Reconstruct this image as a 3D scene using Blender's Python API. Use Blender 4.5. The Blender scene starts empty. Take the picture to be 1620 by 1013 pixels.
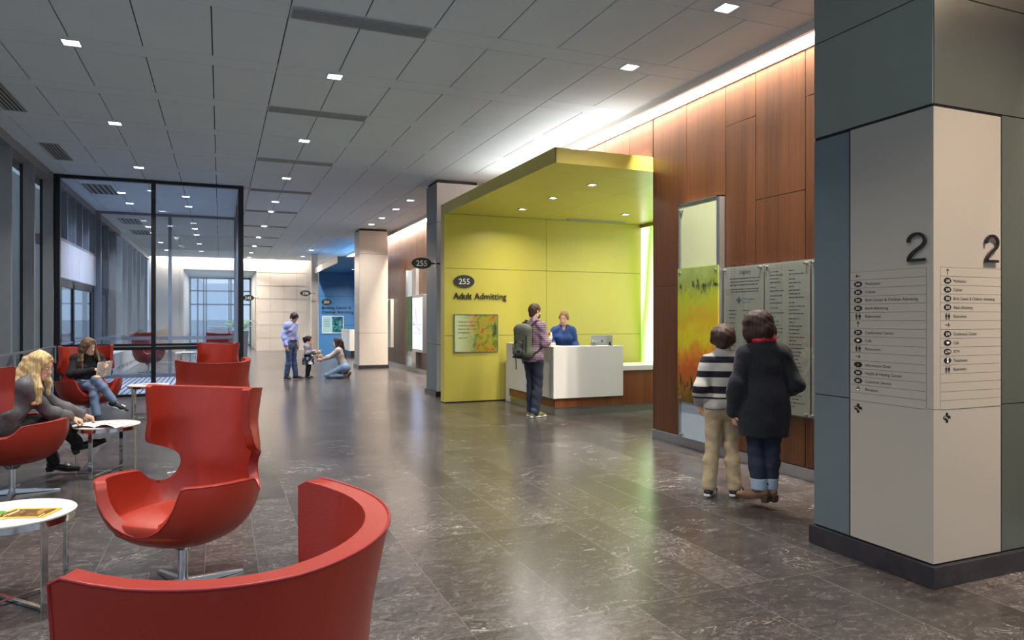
import bpy, bmesh, math, random
import numpy as np
from mathutils import Vector, Matrix
from mathutils.geometry import delaunay_2d_cdt

random.seed(7)
SC = bpy.context.scene
COL = SC.collection
PI = math.pi
CEIL = 4.3
EYE = 1.56

# ------------------------------------------------------------------ materials
def lin(v):
    v = v / 255.0
    return v / 12.92 if v <= 0.04045 else ((v + 0.055) / 1.055) ** 2.4
def rgb(r, g, b):
    return (lin(r), lin(g), lin(b), 1.0)
def new_mat(name):
    m = bpy.data.materials.new(name); m.use_nodes = True
    nt = m.node_tree
    return m, nt, nt.nodes['Principled BSDF']
def N(nt, kind, **kw):
    n = nt.nodes.new(kind)
    for k, v in kw.items():
        setattr(n, k, v)
    return n
def mth(nt, op, a, b=None, c=None, clamp=False):
    n = N(nt, 'ShaderNodeMath', operation=op); n.use_clamp = clamp
    for i, v in enumerate((a, b, c)):
        if v is None: continue
        if isinstance(v, (int, float)): n.inputs[i].default_value = v
        else: nt.links.new(v, n.inputs[i])
    return n.outputs[0]
def mixc(nt, fac, a, b, mode='MIX'):
    n = N(nt, 'ShaderNodeMix', data_type='RGBA', blend_type=mode)
    for sock, v in ((n.inputs[0], fac), (n.inputs[6], a), (n.inputs[7], b)):
        if isinstance(v, (int, float)): sock.default_value = v
        elif isinstance(v, tuple): sock.default_value = v
        else: nt.links.new(v, sock)
    return n.outputs[2]
def ramp(nt, fac, stops, interp='LINEAR'):
    n = N(nt, 'ShaderNodeValToRGB'); cr = n.color_ramp; cr.interpolation = interp
    while len(cr.elements) < len(stops): cr.elements.new(0.5)
    for e, (p, col) in zip(cr.elements, stops):
        e.position = p; e.color = col
    nt.links.new(fac, n.inputs[0])
    return n.outputs[0]
def objco(nt, scale=(1, 1, 1), rot=(0, 0, 0), loc=(0, 0, 0)):
    t = N(nt, 'ShaderNodeTexCoord'); mp = N(nt, 'ShaderNodeMapping')
    mp.inputs['Scale'].default_value = scale; mp.inputs['Rotation'].default_value = rot
    mp.inputs['Location'].default_value = loc
    nt.links.new(t.outputs['Object'], mp.inputs['Vector'])
    return mp.outputs[0]
def noise(nt, vec, scale, detail=4, rough=.5, dist=0.0, color=False):
    n = N(nt, 'ShaderNodeTexNoise'); nt.links.new(vec, n.inputs['Vector'])
    n.inputs['Scale'].default_value = scale; n.inputs['Detail'].default_value = detail
    n.inputs['Roughness'].default_value = rough; n.inputs['Distortion'].default_value = dist
    return n.outputs['Color' if color else 'Fac']
def bump(nt, bs, h, strength=.2, dist=.01):
    b = N(nt, 'ShaderNodeBump'); b.inputs['Strength'].default_value = strength; b.inputs['Distance'].default_value = dist
    nt.links.new(h, b.inputs['Height']); nt.links.new(b.outputs[0], bs.inputs['Normal'])
MATS = {}
def mat(name, col, rough=.5, metal=0.0, spec=.5, var=0.0, vscale=8, bumps=0.0, bscale=60, sheen=0.0, coat=0.0, stretch=(1, 1, 1)):
    if name in MATS: return MATS[name]
    m, nt, b = new_mat(name)
    b.inputs['Roughness'].default_value = rough; b.inputs['Metallic'].default_value = metal
    b.inputs['Specular IOR Level'].default_value = spec; b.inputs['Base Color'].default_value = col
    b.inputs['Sheen Weight'].default_value = sheen; b.inputs['Coat Weight'].default_value = coat
    v = objco(nt, stretch)
    if var or not bumps:
        f = noise(nt, v, vscale, 5, .6)
        k = var if var else .03
        dk = tuple(c * (1 - k) for c in col[:3]) + (1,); lt = tuple(min(1, c * (1 + k)) for c in col[:3]) + (1,)
        nt.links.new(ramp(nt, f, [(.3, dk), (.7, lt)]), b.inputs['Base Color'])
    if bumps:
        bump(nt, b, noise(nt, v, bscale, 4, .6), bumps, .006 if bscale > 40 else .02)
    MATS[name] = m
    return m
def emis(name, col, strength):
    if name in MATS: return MATS[name]
    m, nt, b = new_mat(name)
    b.inputs['Base Color'].default_value = col
    b.inputs['Emission Color'].default_value = col; b.inputs['Emission Strength'].default_value = strength
    MATS[name] = m
    return m

# ------------------------------------------------------------------ mesh helpers
class MB:
    def __init__(s): s.v = []; s.f = []
    def _q(s, vs, fs):
        o = len(s.v); s.v += [tuple(p) for p in vs]; s.f += [tuple(i + o for i in f) for f in fs]
        return s
    def box(s, x0, x1, y0, y1, z0, z1):
        x0, x1 = min(x0, x1), max(x0, x1); y0, y1 = min(y0, y1), max(y0, y1); z0, z1 = min(z0, z1), max(z0, z1)
        return s._q([(x0, y0, z0), (x1, y0, z0), (x1, y1, z0), (x0, y1, z0), (x0, y0, z1), (x1, y0, z1), (x1, y1, z1), (x0, y1, z1)],
                    [(0, 3, 2, 1), (4, 5, 6, 7), (0, 1, 5, 4), (1, 2, 6, 5), (2, 3, 7, 6), (3, 0, 4, 7)])
    def hexa(s, p):
        return s._q(p, [(0, 3, 2, 1), (4, 5, 6, 7), (0, 1, 5, 4), (1, 2, 6, 5), (2, 3, 7, 6), (3, 0, 4, 7)])
    def prism(s, poly, y0, y1):          # polygon in (x,z) extruded along y
        n = len(poly)
        vs = [(x, y0, z) for x, z in poly] + [(x, y1, z) for x, z in poly]
        return s._q(vs, [tuple(range(n)), tuple(range(2 * n - 1, n - 1, -1))] + [(i, i + n, (i + 1) % n + n, (i + 1) % n) for i in range(n)])
    def tube(s, pts, r, n=10, cap=True):
        pts = [Vector(p) for p in pts]; rs = r if isinstance(r, (list, tuple)) else [r] * len(pts)
        o = len(s.v); up = Vector((0, 0, 1)); prev = None
        for i, p in enumerate(pts):
            t = (pts[min(i + 1, len(pts) - 1)] - pts[max(i - 1, 0)]).normalized()
            if prev is None:
                a = t.cross(up) if abs(t.dot(up)) < .95 else t.cross(Vector((1, 0, 0)))
            else:
                a = prev - t * prev.dot(t)
            a.normalize(); prev = a; b = t.cross(a)
            for k in range(n):
                w = 2 * PI * k / n
                s.v.append(tuple(p + (a * math.cos(w) + b * math.sin(w)) * rs[i]))
        for i in range(len(pts) - 1):
            for k in range(n):
                s.f.append((o + i * n + k, o + i * n + (k + 1) % n, o + (i + 1) * n + (k + 1) % n, o + (i + 1) * n + k))
        if cap:
            s.f.append(tuple(o + k for k in range(n - 1, -1, -1))); s.f.append(tuple(o + (len(pts) - 1) * n + k for k in range(n)))
        return s
    def lathe(s, prof, c=(0, 0, 0), n=32, sx=1, sy=1):   # prof [(r,z)] bottom to top
        o = len(s.v)
        for r, z in prof:
            for k in range(n):
                w = 2 * PI * k / n
                s.v.append((c[0] + r * math.cos(w) * sx, c[1] + r * math.sin(w) * sy, c[2] + z))
        for i in range(len(prof) - 1):
            for k in range(n):
                s.f.append((o + i * n + k, o + i * n + (k + 1) % n, o + (i + 1) * n + (k + 1) % n, o + (i + 1) * n + k))
        s.f.append(tuple(o + k for k in range(n - 1, -1, -1))); s.f.append(tuple(o + (len(prof) - 1) * n + k for k in range(n)))
        return s
    def ell(s, c, r, n=16, m=10):
        prof = [(max(1e-4, math.sin(PI * i / m)), -math.cos(PI * i / m)) for i in range(m + 1)]
        o = len(s.v)
        s.lathe(prof, (0, 0, 0), n)
        for i in range(o, len(s.v)):
            x, y, z = s.v[i]; s.v[i] = (c[0] + x * r[0], c[1] + y * r[1], c[2] + z * r[2])
        return s
    def xf(s, M):
        s.v = [tuple(M @ Vector(p)) for p in s.v]; return s
    def build(s, name, m, parent=None, smooth=False, bevel=0.0, seg=2, auto=None):
        me = bpy.data.meshes.new(name); me.from_pydata(s.v, [], s.f); me.update()
        o = bpy.data.objects.new(name, me); COL.objects.link(o)
        if m: me.materials.append(m)
        if smooth:
            me.polygons.foreach_set('use_smooth', [True] * len(me.polygons))
            me.set_sharp_from_angle(angle=math.radians(auto or 40))
        if bevel:
            b = o.modifiers.new('bevel', 'BEVEL'); b.width = bevel; b.segments = seg; b.limit_method = 'ANGLE'
        if parent: o.parent = parent
        return o
def B(name, m, parent, x0, x1, y0, y1, z0, z1, bevel=0.0):
    return MB().box(x0, x1, y0, y1, z0, z1).build(name, m, parent, bevel=bevel)
def thing(name, label, cat, loc=(0, 0, 0), rotz=0.0, group=None):
    o = bpy.data.objects.new(name, None); COL.objects.link(o); o.empty_display_size = .1
    o.location = loc; o.rotation_euler = (0, 0, rotz); o['label'] = label; o['category'] = cat
    if group: o['group'] = group
    return o
def tag(o, label, cat, group=None):
    o['label'] = label; o['category'] = cat
    if group: o['group'] = group
    return o
def struct(o):
    o['kind'] = 'structure'; return o
def dup(root, loc, rotz, label, group=None):
    r = root.copy(); COL.objects.link(r); r.location = loc; r.rotation_euler = (0, 0, rotz); r['label'] = label
    if group: r['group'] = group
    for ch in list(root.children):
        c = ch.copy(); COL.objects.link(c); c.parent = r
        for g in list(ch.children):
            d = g.copy(); COL.objects.link(d); d.parent = c
    return r
def text_mesh(lines, M, extrude=.001):
    """lines: (string, x, z, size, align) laid in the local x/z plane, facing -y; returns joined verts/faces transformed by M"""
    out = MB()
    for st, x, z, size, al in lines:
        cu = bpy.data.curves.new('txt', 'FONT'); cu.body = st; cu.size = size; cu.align_x = al; cu.extrude = extrude
        cu.resolution_u = 3
        ob = bpy.data.objects.new('txt', cu); COL.objects.link(ob)
        dg = bpy.context.evaluated_depsgraph_get()
        me = bpy.data.meshes.new_from_object(ob.evaluated_get(dg))
        vs = [M @ Vector((v.co.x + x, -v.co.z, v.co.y + z)) for v in me.vertices]
        out._q(vs, [tuple(p.vertices) for p in me.polygons])
        bpy.data.objects.remove(ob); bpy.data.curves.remove(cu); bpy.data.meshes.remove(me)
    return out
def ellipse_prism(mb, cx, cz, rx, rz, y0, y1, M, n=28):
    t = MB().prism([(cx + rx * math.cos(2 * PI * k / n), cz + rz * math.sin(2 * PI * k / n)) for k in range(n)], y0, y1)
    return mb._q([M @ Vector(p) for p in t.v], t.f)
ID = Matrix.Identity(4)
M_XNEG = Matrix.Rotation(-PI / 2, 4, 'Z')    # local x -> world -y, local -y -> world -x  (plane facing -x)

# ------------------------------------------------------------------ signed-distance modelling
def smin(a, b, k):
    if k <= 0: return np.minimum(a, b)
    h = np.maximum(k - np.abs(a - b), 0) / k
    return np.minimum(a, b) - h * h * k * .25
def nrm(v):
    v = np.asarray(v, float); return v / (np.linalg.norm(v) + 1e-9)
class Sdf:
    def __init__(s): s.p = []
    def cap(s, a, b, ra, rb=None, k=.02, flat=1.0, side=None):
        a = np.asarray(a, float); b = np.asarray(b, float); rb = ra if rb is None else rb
        s.p.append(('cap', a, b, ra, rb, k, flat, side)); return s
    def chain(s, pts, rs, k=.02, flat=1.0, side=None):
        for i in range(len(pts) - 1): s.cap(pts[i], pts[i + 1], rs[i], rs[i + 1], k, flat, side)
        return s
    def ell(s, c, r, axes=None, k=.02):      # axes: 3 unit vectors (rows)
        s.p.append(('ell', np.asarray(c, float), np.asarray(r, float), np.eye(3) if axes is None else np.asarray(axes, float), k, 1)); return s
    def sub(s, c, r, axes=None, k=.01):
        s.p.append(('ell', np.asarray(c, float), np.asarray(r, float), np.eye(3) if axes is None else np.asarray(axes, float), k, -1)); return s
    def cut(s, p, n, near=None):                        # keep the side where (x-p).n < 0 ; near=(c, r): only within a ball
        s.p.append(('cut', np.asarray(p, float), nrm(n), near)); return s
    def folds(s, amp, fr=70, seed=0):
        s.p.append(('fold', amp, fr, seed)); return s
    def build(s, name, m, parent, h=.006):
        lo = np.full(3, 1e9); hi = -lo
        for q in s.p:
            if q[0] == 'cap':
                R = max(q[3], q[4]) * max(1, q[6]) + q[5] * .3
                lo = np.minimum(lo, np.minimum(q[1], q[2]) - R); hi = np.maximum(hi, np.maximum(q[1], q[2]) + R)
            elif q[0] == 'ell' and q[5] == 1:
                R = q[2].max() + .005; lo = np.minimum(lo, q[1] - R); hi = np.maximum(hi, q[1] + R)
        lo -= 3 * h; hi += 3 * h
        dim = np.ceil((hi - lo) / h).astype(int) + 1
        ax = [(lo[i] + h * np.arange(dim[i])).astype(np.float32) for i in range(3)]
        F = np.full(tuple(dim), .5, np.float32)
        def sl(l, u):
            i0 = np.clip(np.floor((l - lo) / h).astype(int), 0, dim); i1 = np.clip(np.ceil((u - lo) / h).astype(int) + 1, 0, dim)
            return tuple(slice(a, b) for a, b in zip(i0, i1))
        def grid(S):
            return ax[0][S[0]][:, None, None], ax[1][S[1]][None, :, None], ax[2][S[2]][None, None, :]
        for q in s.p:
            if q[0] == 'cap':
                _, a, b, ra, rb, k, flat, side = q
                R = max(ra, rb) * max(1, flat) + k + 3 * h
                S = sl(np.minimum(a, b) - R, np.maximum(a, b) + R); X, Y, Z = grid(S)
                d = b - a; L2 = float(d @ d) + 1e-12
                px, py, pz = X - a[0], Y - a[1], Z - a[2]
                t = np.clip((px * d[0] + py * d[1] + pz * d[2]) / L2, 0, 1)
                qx, qy, qz = px - t * d[0], py - t * d[1], pz - t * d[2]
                if flat == 1.0 or side is None:
                    dist = np.sqrt(qx * qx + qy * qy + qz * qz) - (ra + t * (rb - ra))
                else:
                    sd = np.asarray(side, float); sd = nrm(sd - d * (sd @ d) / L2); dn = nrm(np.cross(sd, d))
                    e = qx * dn[0] + qy * dn[1] + qz * dn[2]          # depth component squeezed
                    w = (1 / flat) ** 2 - 1
                    dist = (np.sqrt(qx * qx + qy * qy + qz * qz + w * e * e) - (ra + t * (rb - ra))) * min(1.0, .5 + .5 * flat)
                F[S] = smin(F[S], dist.astype(np.float32), k)
            elif q[0] == 'ell':
                _, c, r, A, k, sg = q
                R = r.max() + k + 3 * h
                S = sl(c - R, c + R); X, Y, Z = grid(S)
                px, py, pz = X - c[0], Y - c[1], Z - c[2]
                u = [(px * A[i][0] + py * A[i][1] + pz * A[i][2]) for i in range(3)]
                k0 = np.sqrt((u[0] / r[0]) ** 2 + (u[1] / r[1]) ** 2 + (u[2] / r[2]) ** 2)
                k1 = np.sqrt((u[0] / r[0] ** 2) ** 2 + (u[1] / r[1] ** 2) ** 2 + (u[2] / r[2] ** 2) ** 2) + 1e-6
                dist = (k0 * (k0 - 1) / k1).astype(np.float32)
                if sg == 1: F[S] = smin(F[S], dist, k)
                else: F[S] = -smin(-F[S], dist, k)
            elif q[0] == 'cut':
                _, p, n, near = q
                S = (slice(None),) * 3 if near is None else sl(np.asarray(near[0]) - near[1], np.asarray(near[0]) + near[1])
                X, Y, Z = grid(S)
                F[S] = np.maximum(F[S], ((X - p[0]) * n[0] + (Y - p[1]) * n[1] + (Z - p[2]) * n[2]).astype(np.float32))
            else:
                _, amp, fr, sd = q
                X, Y, Z = grid((slice(None),) * 3)
                F += (amp * (np.sin(fr * (.5 * X + .3 * Y + .9 * Z) + sd + 2 * np.sin(11 * X + 7 * Z + sd)) + .7 * np.sin(fr * .6 * (-.6 * X + .7 * Y + .8 * Z) + 1.7 * sd + 1.5 * np.sin(13 * Y - 9 * Z)))).astype(np.float32)
        F[0], F[-1] = .5, .5; F[:, 0], F[:, -1] = .5, .5; F[:, :, 0], F[:, :, -1] = .5, .5
        return mesh_from_field(name, F, lo, h, m, parent)
def mesh_from_field(name, F, lo, h, m, parent):
    I = F < 0; nx, ny, nz = F.shape
    cn = np.zeros((nx - 1, ny - 1, nz - 1), np.uint8)
    offs = [(a, b, c) for a in (0, 1) for b in (0, 1) for c in (0, 1)]
    for a, b, c in offs: cn += I[a:nx - 1 + a, b:ny - 1 + b, c:nz - 1 + c]
    act = np.argwhere((cn > 0) & (cn < 8))
    acc = np.zeros((len(act), 3)); cnt = np.zeros(len(act))
    for o0 in offs:
        for axi in range(3):
            if o0[axi]: continue
            o1 = list(o0); o1[axi] = 1
            f0 = F[act[:, 0] + o0[0], act[:, 1] + o0[1], act[:, 2] + o0[2]].astype(float); f1 = F[act[:, 0] + o1[0], act[:, 1] + o1[1], act[:, 2] + o1[2]].astype(float)
            cr = (f0 < 0) != (f1 < 0); t = np.where(cr, f0 / np.where(cr, f0 - f1, 1), 0)
            P = np.tile(np.array(o0, float), (len(act), 1)); P[:, axi] += t
            acc[cr] += P[cr]; cnt[cr] += 1
    V = (act + acc / cnt[:, None]) * h + lo
    ids = np.full((nx - 1, ny - 1, nz - 1), -1, np.int32); ids[tuple(act.T)] = np.arange(len(act))
    quads = []
    for axi in range(3):
        A = np.moveaxis(I, axi, 0); D = np.moveaxis(ids, axi, 0)
        e = np.argwhere(A[:-1, 1:-1, 1:-1] != A[1:, 1:-1, 1:-1]); i, j, k = e[:, 0], e[:, 1] + 1, e[:, 2] + 1
        q = np.stack([D[i, j - 1, k - 1], D[i, j, k - 1], D[i, j, k], D[i, j - 1, k]], 1)
        flip = A[i, j, k]
        if axi == 1: flip = ~flip
        q[~flip] = q[~flip][:, ::-1]
        quads.append(q)
    Q = np.concatenate(quads)
    me = bpy.data.meshes.new(name)
    me.vertices.add(len(V)); me.vertices.foreach_set('co', V.astype(np.float32).ravel())
    me.loops.add(len(Q) * 4); me.loops.foreach_set('vertex_index', Q.astype(np.int32).ravel())
    me.polygons.add(len(Q)); me.polygons.foreach_set('loop_start', np.arange(len(Q), dtype=np.int32) * 4)
    me.polygons.foreach_set('use_smooth', np.ones(len(Q), bool))
    me.update(calc_edges=True); me.validate()
    if m: me.materials.append(m)
    o = bpy.data.objects.new(name, me); COL.objects.link(o)
    if parent: o.parent = parent
    return o
# ------------------------------------------------------------------ specific materials
def floor_mat():
    m, nt, b = new_mat('dark_stone_tile')
    t = N(nt, 'ShaderNodeTexCoord'); sp = N(nt, 'ShaderNodeSeparateXYZ'); nt.links.new(t.outputs['Object'], sp.inputs[0])
    X, Y = sp.outputs[0], sp.outputs[1]
    v = mth(nt, 'DIVIDE', mth(nt, 'SUBTRACT', Y, 3.28 - 1.5525 * 20), 1.5525)
    row = mth(nt, 'FLOOR', v); vf = mth(nt, 'FRACT', v)
    wn = N(nt, 'ShaderNodeTexWhiteNoise', noise_dimensions='1D'); nt.links.new(row, wn.inputs['W'])
    shift = mth(nt, 'MULTIPLY', mth(nt, 'FLOOR', mth(nt, 'MULTIPLY', wn.outputs['Value'], 2)), .5)
    u = mth(nt, 'ADD', mth(nt, 'DIVIDE', mth(nt, 'SUBTRACT', X, .53 - .62 * 40), .62), shift)
    col = mth(nt, 'FLOOR', u); uf = mth(nt, 'FRACT', u)
    cb = N(nt, 'ShaderNodeCombineXYZ'); nt.links.new(col, cb.inputs[0]); nt.links.new(row, cb.inputs[1])
    w2 = N(nt, 'ShaderNodeTexWhiteNoise', noise_dimensions='2D'); nt.links.new(cb.outputs[0], w2.inputs['Vector'])
    split = mth(nt, 'GREATER_THAN', w2.outputs['Value'], .6)
    uf2 = mth(nt, 'MULTIPLY', uf, 2); half = mth(nt, 'MULTIPLY', mth(nt, 'FLOOR', uf2), split)
    ufs = N(nt, 'ShaderNodeMix', data_type='FLOAT'); nt.links.new(split, ufs.inputs[0]); nt.links.new(uf, ufs.inputs[2]); nt.links.new(mth(nt, 'FRACT', uf2), ufs.inputs[3])
    wid = mth(nt, 'SUBTRACT', .62, mth(nt, 'MULTIPLY', split, .31))
    ed = mth(nt, 'MULTIPLY', mth(nt, 'MINIMUM', ufs.outputs[0], mth(nt, 'SUBTRACT', 1, ufs.outputs[0])), wid)
    ev = mth(nt, 'MULTIPLY', mth(nt, 'MINIMUM', vf, mth(nt, 'SUBTRACT', 1, vf)), 1.5525)
    grout = mth(nt, 'LESS_THAN', mth(nt, 'MINIMUM', ed, ev), .0022)
    cb2 = N(nt, 'ShaderNodeCombineXYZ')
    nt.links.new(mth(nt, 'ADD', col, mth(nt, 'MULTIPLY', half, .5)), cb2.inputs[0]); nt.links.new(row, cb2.inputs[1]); cb2.inputs[2].default_value = 3.3
    w3 = N(nt, 'ShaderNodeTexWhiteNoise', noise_dimensions='3D'); nt.links.new(cb2.outputs[0], w3.inputs['Vector'])
    off = N(nt, 'ShaderNodeVectorMath', operation='MULTIPLY_ADD'); nt.links.new(w3.outputs['Color'], off.inputs[0]); off.inputs[1].default_value = (37, 53, 29)
    sc = N(nt, 'ShaderNodeVectorMath', operation='MULTIPLY'); nt.links.new(t.outputs['Object'], sc.inputs[0]); sc.inputs[1].default_value = (1.0, 1.55, 1)
    nt.links.new(sc.outputs[0], off.inputs[2]); P = off.outputs[0]
    n1 = noise(nt, P, 2.6, 9, .68, 1.6); n2 = noise(nt, P, 11, 9, .74, 1.6)
    base = ramp(nt, n1, [(.28, rgb(42, 38, 38)), (.5, rgb(70, 65, 64)), (.72, rgb(96, 90, 88))])
    base = mixc(nt, .5, base, ramp(nt, n2, [(.32, rgb(38, 35, 35)), (.52, rgb(74, 69, 67)), (.68, rgb(130, 123, 118))]))
    # pale mineral veins: thin ridges of a distorted noise, present only in patches
    vn = noise(nt, P, 2.1, 4, .55, 2.4); ridge = mth(nt, 'ABSOLUTE', mth(nt, 'SUBTRACT', vn, .5))
    patch = noise(nt, P, 1.3, 3, .5, .5)
    wv = mth(nt, 'MULTIPLY', mth(nt, 'MAXIMUM', mth(nt, 'SUBTRACT', patch, .55), 0), .055)
    vein = mth(nt, 'LESS_THAN', ridge, wv)
    vn2 = noise(nt, P, 6.5, 5, .6, 2.0); ridge2 = mth(nt, 'ABSOLUTE', mth(nt, 'SUBTRACT', vn2, .5))
    vein2 = mth(nt, 'MULTIPLY', mth(nt, 'SUBTRACT', 1, mth(nt, 'MULTIPLY', ridge2, 40), clamp=True), mth(nt, 'MULTIPLY', mth(nt, 'SUBTRACT', patch, .42, clamp=True), 2.0), clamp=True)
    c = mixc(nt, mth(nt, 'MULTIPLY', vein2, .5), base, rgb(140, 134, 129))
    c = mixc(nt, mth(nt, 'MULTIPLY', vein, .7), c, rgb(172, 166, 160))
    tone = mth(nt, 'ADD', .60, mth(nt, 'MULTIPLY', w3.outputs['Value'], .5))
    tn = N(nt, 'ShaderNodeCombineColor'); [nt.links.new(tone, tn.inputs[i]) for i in range(3)]
    c = mixc(nt, 1.0, c, tn.outputs[0], 'MULTIPLY')
    c = mixc(nt, mth(nt, 'MULTIPLY', grout, .6), c, rgb(110, 104, 98))
    nt.links.new(c, b.inputs['Base Color'])
    r = mth(nt, 'ADD', .15, mth(nt, 'MULTIPLY', n2, .16))
    nt.links.new(r, b.inputs['Roughness']); b.inputs['Specular IOR Level'].default_value = .36
    bump(nt, b, n2, .04, .003)
    return m
def wood_mat(name, a, bcol, axis='z'):
    m, nt, b = new_mat(name)
    sc = {'z': (40, 40, 1.1), 'y': (40, 1.1, 40), 'x': (1.1, 40, 40)}[axis]
    v = objco(nt, sc); f = noise(nt, v, 1.0, 6, .65, .4)
    v2 = objco(nt, tuple(x * .12 for x in sc)); f2 = noise(nt, v2, 1.0, 3, .5, .6)
    c = ramp(nt, f, [(.3, a), (.7, bcol)])
    c = mixc(nt, .35, c, ramp(nt, f2, [(.35, a), (.65, bcol)]))
    oi = N(nt, 'ShaderNodeObjectInfo')
    nt.links.new(c, b.inputs['Base Color']); b.inputs['Roughness'].default_value = .34; b.inputs['Specular IOR Level'].default_value = .4
    bump(nt, b, f, .05, .002)
    MATS[name] = m
    return m
def abstract_mat(name, stops, scale=3.0, dark=None, rough=.15, stretch=(1, 1, 1), darkpos=(.52, .62)):
    m, nt, b = new_mat(name)
    v = objco(nt, stretch); f = noise(nt, v, scale, 5, .6, .8)
    c = ramp(nt, f, stops)
    if dark:
        g = noise(nt, objco(nt, stretch, loc=(3, 5, 7)), scale * 1.9, 7, .72, 1.2)
        k = ramp(nt, g, [(darkpos[0], (0, 0, 0, 1)), (darkpos[1], (1, 1, 1, 1))])
        c = mixc(nt, k, c, dark)
    nt.links.new(c, b.inputs['Base Color']); b.inputs['Roughness'].default_value = rough
    MATS[name] = m
    return m
def zband_mat(name, bands, rough=.8, bscale=120, axis=2):
    """horizontal bands by object height: bands [(z_start, colour)] ascending over 0..2 m"""
    m, nt, b = new_mat(name)
    t = N(nt, 'ShaderNodeTexCoord'); sp = N(nt, 'ShaderNodeSeparateXYZ'); nt.links.new(t.outputs['Object'], sp.inputs[0])
    f = mth(nt, 'DIVIDE', sp.outputs[axis], 2.0)
    nt.links.new(ramp(nt, f, [(z / 2.0, c) for z, c in bands], 'CONSTANT'), b.inputs['Base Color'])
    b.inputs['Roughness'].default_value = rough
    bump(nt, b, noise(nt, t.outputs['Object'], bscale, 3), .25, .004)
    return m
def glass_mat(name, tint, opac=.1, rough=0.0):
    m, nt, b = new_mat(name)
    out = nt.nodes['Material Output']; nt.nodes.remove(b)
    tr = N(nt, 'ShaderNodeBsdfTransparent'); tr.inputs[0].default_value = tint
    gl = N(nt, 'ShaderNodeBsdfGlossy'); gl.inputs['Roughness'].default_value = rough
    lwt = N(nt, 'ShaderNodeLayerWeight'); fr_ = mth(nt, 'MULTIPLY_ADD', mth(nt, 'POWER', lwt.outputs['Facing'], 4.0), .85, .045)
    mx = N(nt, 'ShaderNodeMixShader')
    nt.links.new(mth(nt, 'ADD', fr_, opac * .2, clamp=True), mx.inputs[0])
    nt.links.new(tr.outputs[0], mx.inputs[1]); nt.links.new(gl.outputs[0], mx.inputs[2]); nt.links.new(mx.outputs[0], out.inputs[0])
    MATS[name] = m
    return m

FLOOR = floor_mat()
TILE = mat('ceiling_tile', rgb(198, 213, 222), .85, var=.02, vscale=2)
TILE_GAP = mat('ceiling_joint', rgb(62, 66, 68), .9)
WHITE = mat('white_paint', rgb(214, 212, 208), .6)
WOOD = wood_mat('cherry_veneer', rgb(62, 36, 19), rgb(98, 60, 34))
WOOD_H = wood_mat('cherry_veneer_across', rgb(100, 56, 34), rgb(146, 88, 54))
SEAM = mat('dark_seam', rgb(26, 20, 17), .8)
STEEL = mat('blackened_steel', rgb(130, 136, 126), .36, .35, var=.04, vscale=2)
STEEL_B = mat('blued_steel', rgb(108, 119, 122), .36, .35, var=.05, vscale=2)
BRUSH = mat('brushed_aluminium', rgb(176, 178, 178), .32, .9, var=.04, vscale=30)
CHROME = mat('chrome', rgb(225, 226, 228), .07, 1.0)
DARKM = mat('dark_bronze_frame', rgb(24, 24, 28), .35, .3)
GREYM = mat('grey_aluminium_frame', rgb(118, 120, 126), .4, .4)
FINM = mat('grey_painted_fin', rgb(128, 130, 134), .5, .15)
STONE = mat('beige_stone', rgb(196, 184, 170), .35, var=.05, vscale=2)
STONE_W = mat('pale_wall_stone', rgb(206, 192, 178), .5, var=.05, vscale=1.2)
YEL = mat('yellow_lacquer', rgb(187, 174, 78), .3, spec=.45, var=.01)
BLUE = mat('blue_lacquer', rgb(66, 122, 174), .35, var=.01)
BASE = mat('black_stone_base', rgb(46, 44, 48), .25, var=.3, vscale=5)
CARPET = mat('grey_walkoff_grille', rgb(120, 124, 132), .5, .4)
QUARTZ = mat('white_quartz', rgb(216, 213, 208), .3, spec=.45, var=.015, vscale=6)
FROST = mat('frosted_white_glass', rgb(160, 152, 140), .24, spec=.5, var=.005)
FROST_Y = mat('frosted_yellow_green_glass', rgb(190, 194, 150), .22, var=.06, vscale=2)
FROST_B = mat('frosted_blue_grey_glass', rgb(168, 180, 188), .2)
STRIP_P = mat('directory_strip', rgb(160, 152, 139), .4, var=.005)
BLACK = mat('black_lettering', rgb(24, 22, 22), .45)
OVALM = mat('dark_oval_sign', rgb(40, 44, 40), .4)
LETW = mat('white_lettering', rgb(232, 230, 222), .5)
GREYT = mat('grey_small_print', rgb(74, 74, 72), .6)
LIGHT_E = emis('light_lens', (1, .97, .93, 1), 14.0)
GLASS_V = glass_mat('vestibule_glass', (.92, .945, .975, 1), .1)
GLASS_W = glass_mat('window_glass', (.95, .97, .98, 1), .05)
GLASS_C = glass_mat('clear_glass_plate', (.93, .96, .95, 1), .05)

# ------------------------------------------------------------------ floor and ceiling
struct(B('floor', FLOOR, None, -9, 9.2, -2.5, 50, -.12, 0))
cx = [0.573 + .6475 * k for k in range(-6, 8)]
yc = [8.15 + 1.5725 * k for k in range(-5, 18)]
XL, XR = -2.92, 5.02
def ceil_build():
    tiles = MB()
    ys = []
    for y in yc: ys += [y - .15, y + .15]
    xs = [XL] + [x for x in cx if XL + .1 < x < XR - .05] + [XR]
    g = .006
    prev = None
    for i in range(len(ys) - 1):
        y0, y1 = ys[i] + g * .5, min(ys[i + 1] - g * .5, 35.0)
        if y0 > 34.9: break
        if i % 2 == 0:
            for x0, x1 in ((XL, .573), (.573, 3.81), (3.81, XR)): tiles.box(x0 + (g * .7 if x0 > XL else 0), x1 - (g * .7 if x1 < XR else 0), y0, y1, CEIL, CEIL + .02)
        else:
            for x0, x1 in zip(xs[:-1], xs[1:]):
                tiles.box(x0 + g, x1 - g, y0, y1, CEIL, CEIL + .02)
    o = struct(tiles.build('ceiling', TILE))
    p = B('joint_backing', TILE_GAP, o, XL, XR, ys[0], 35.0, CEIL + .012, CEIL + .06)
    return o
ceil_build()

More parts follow.
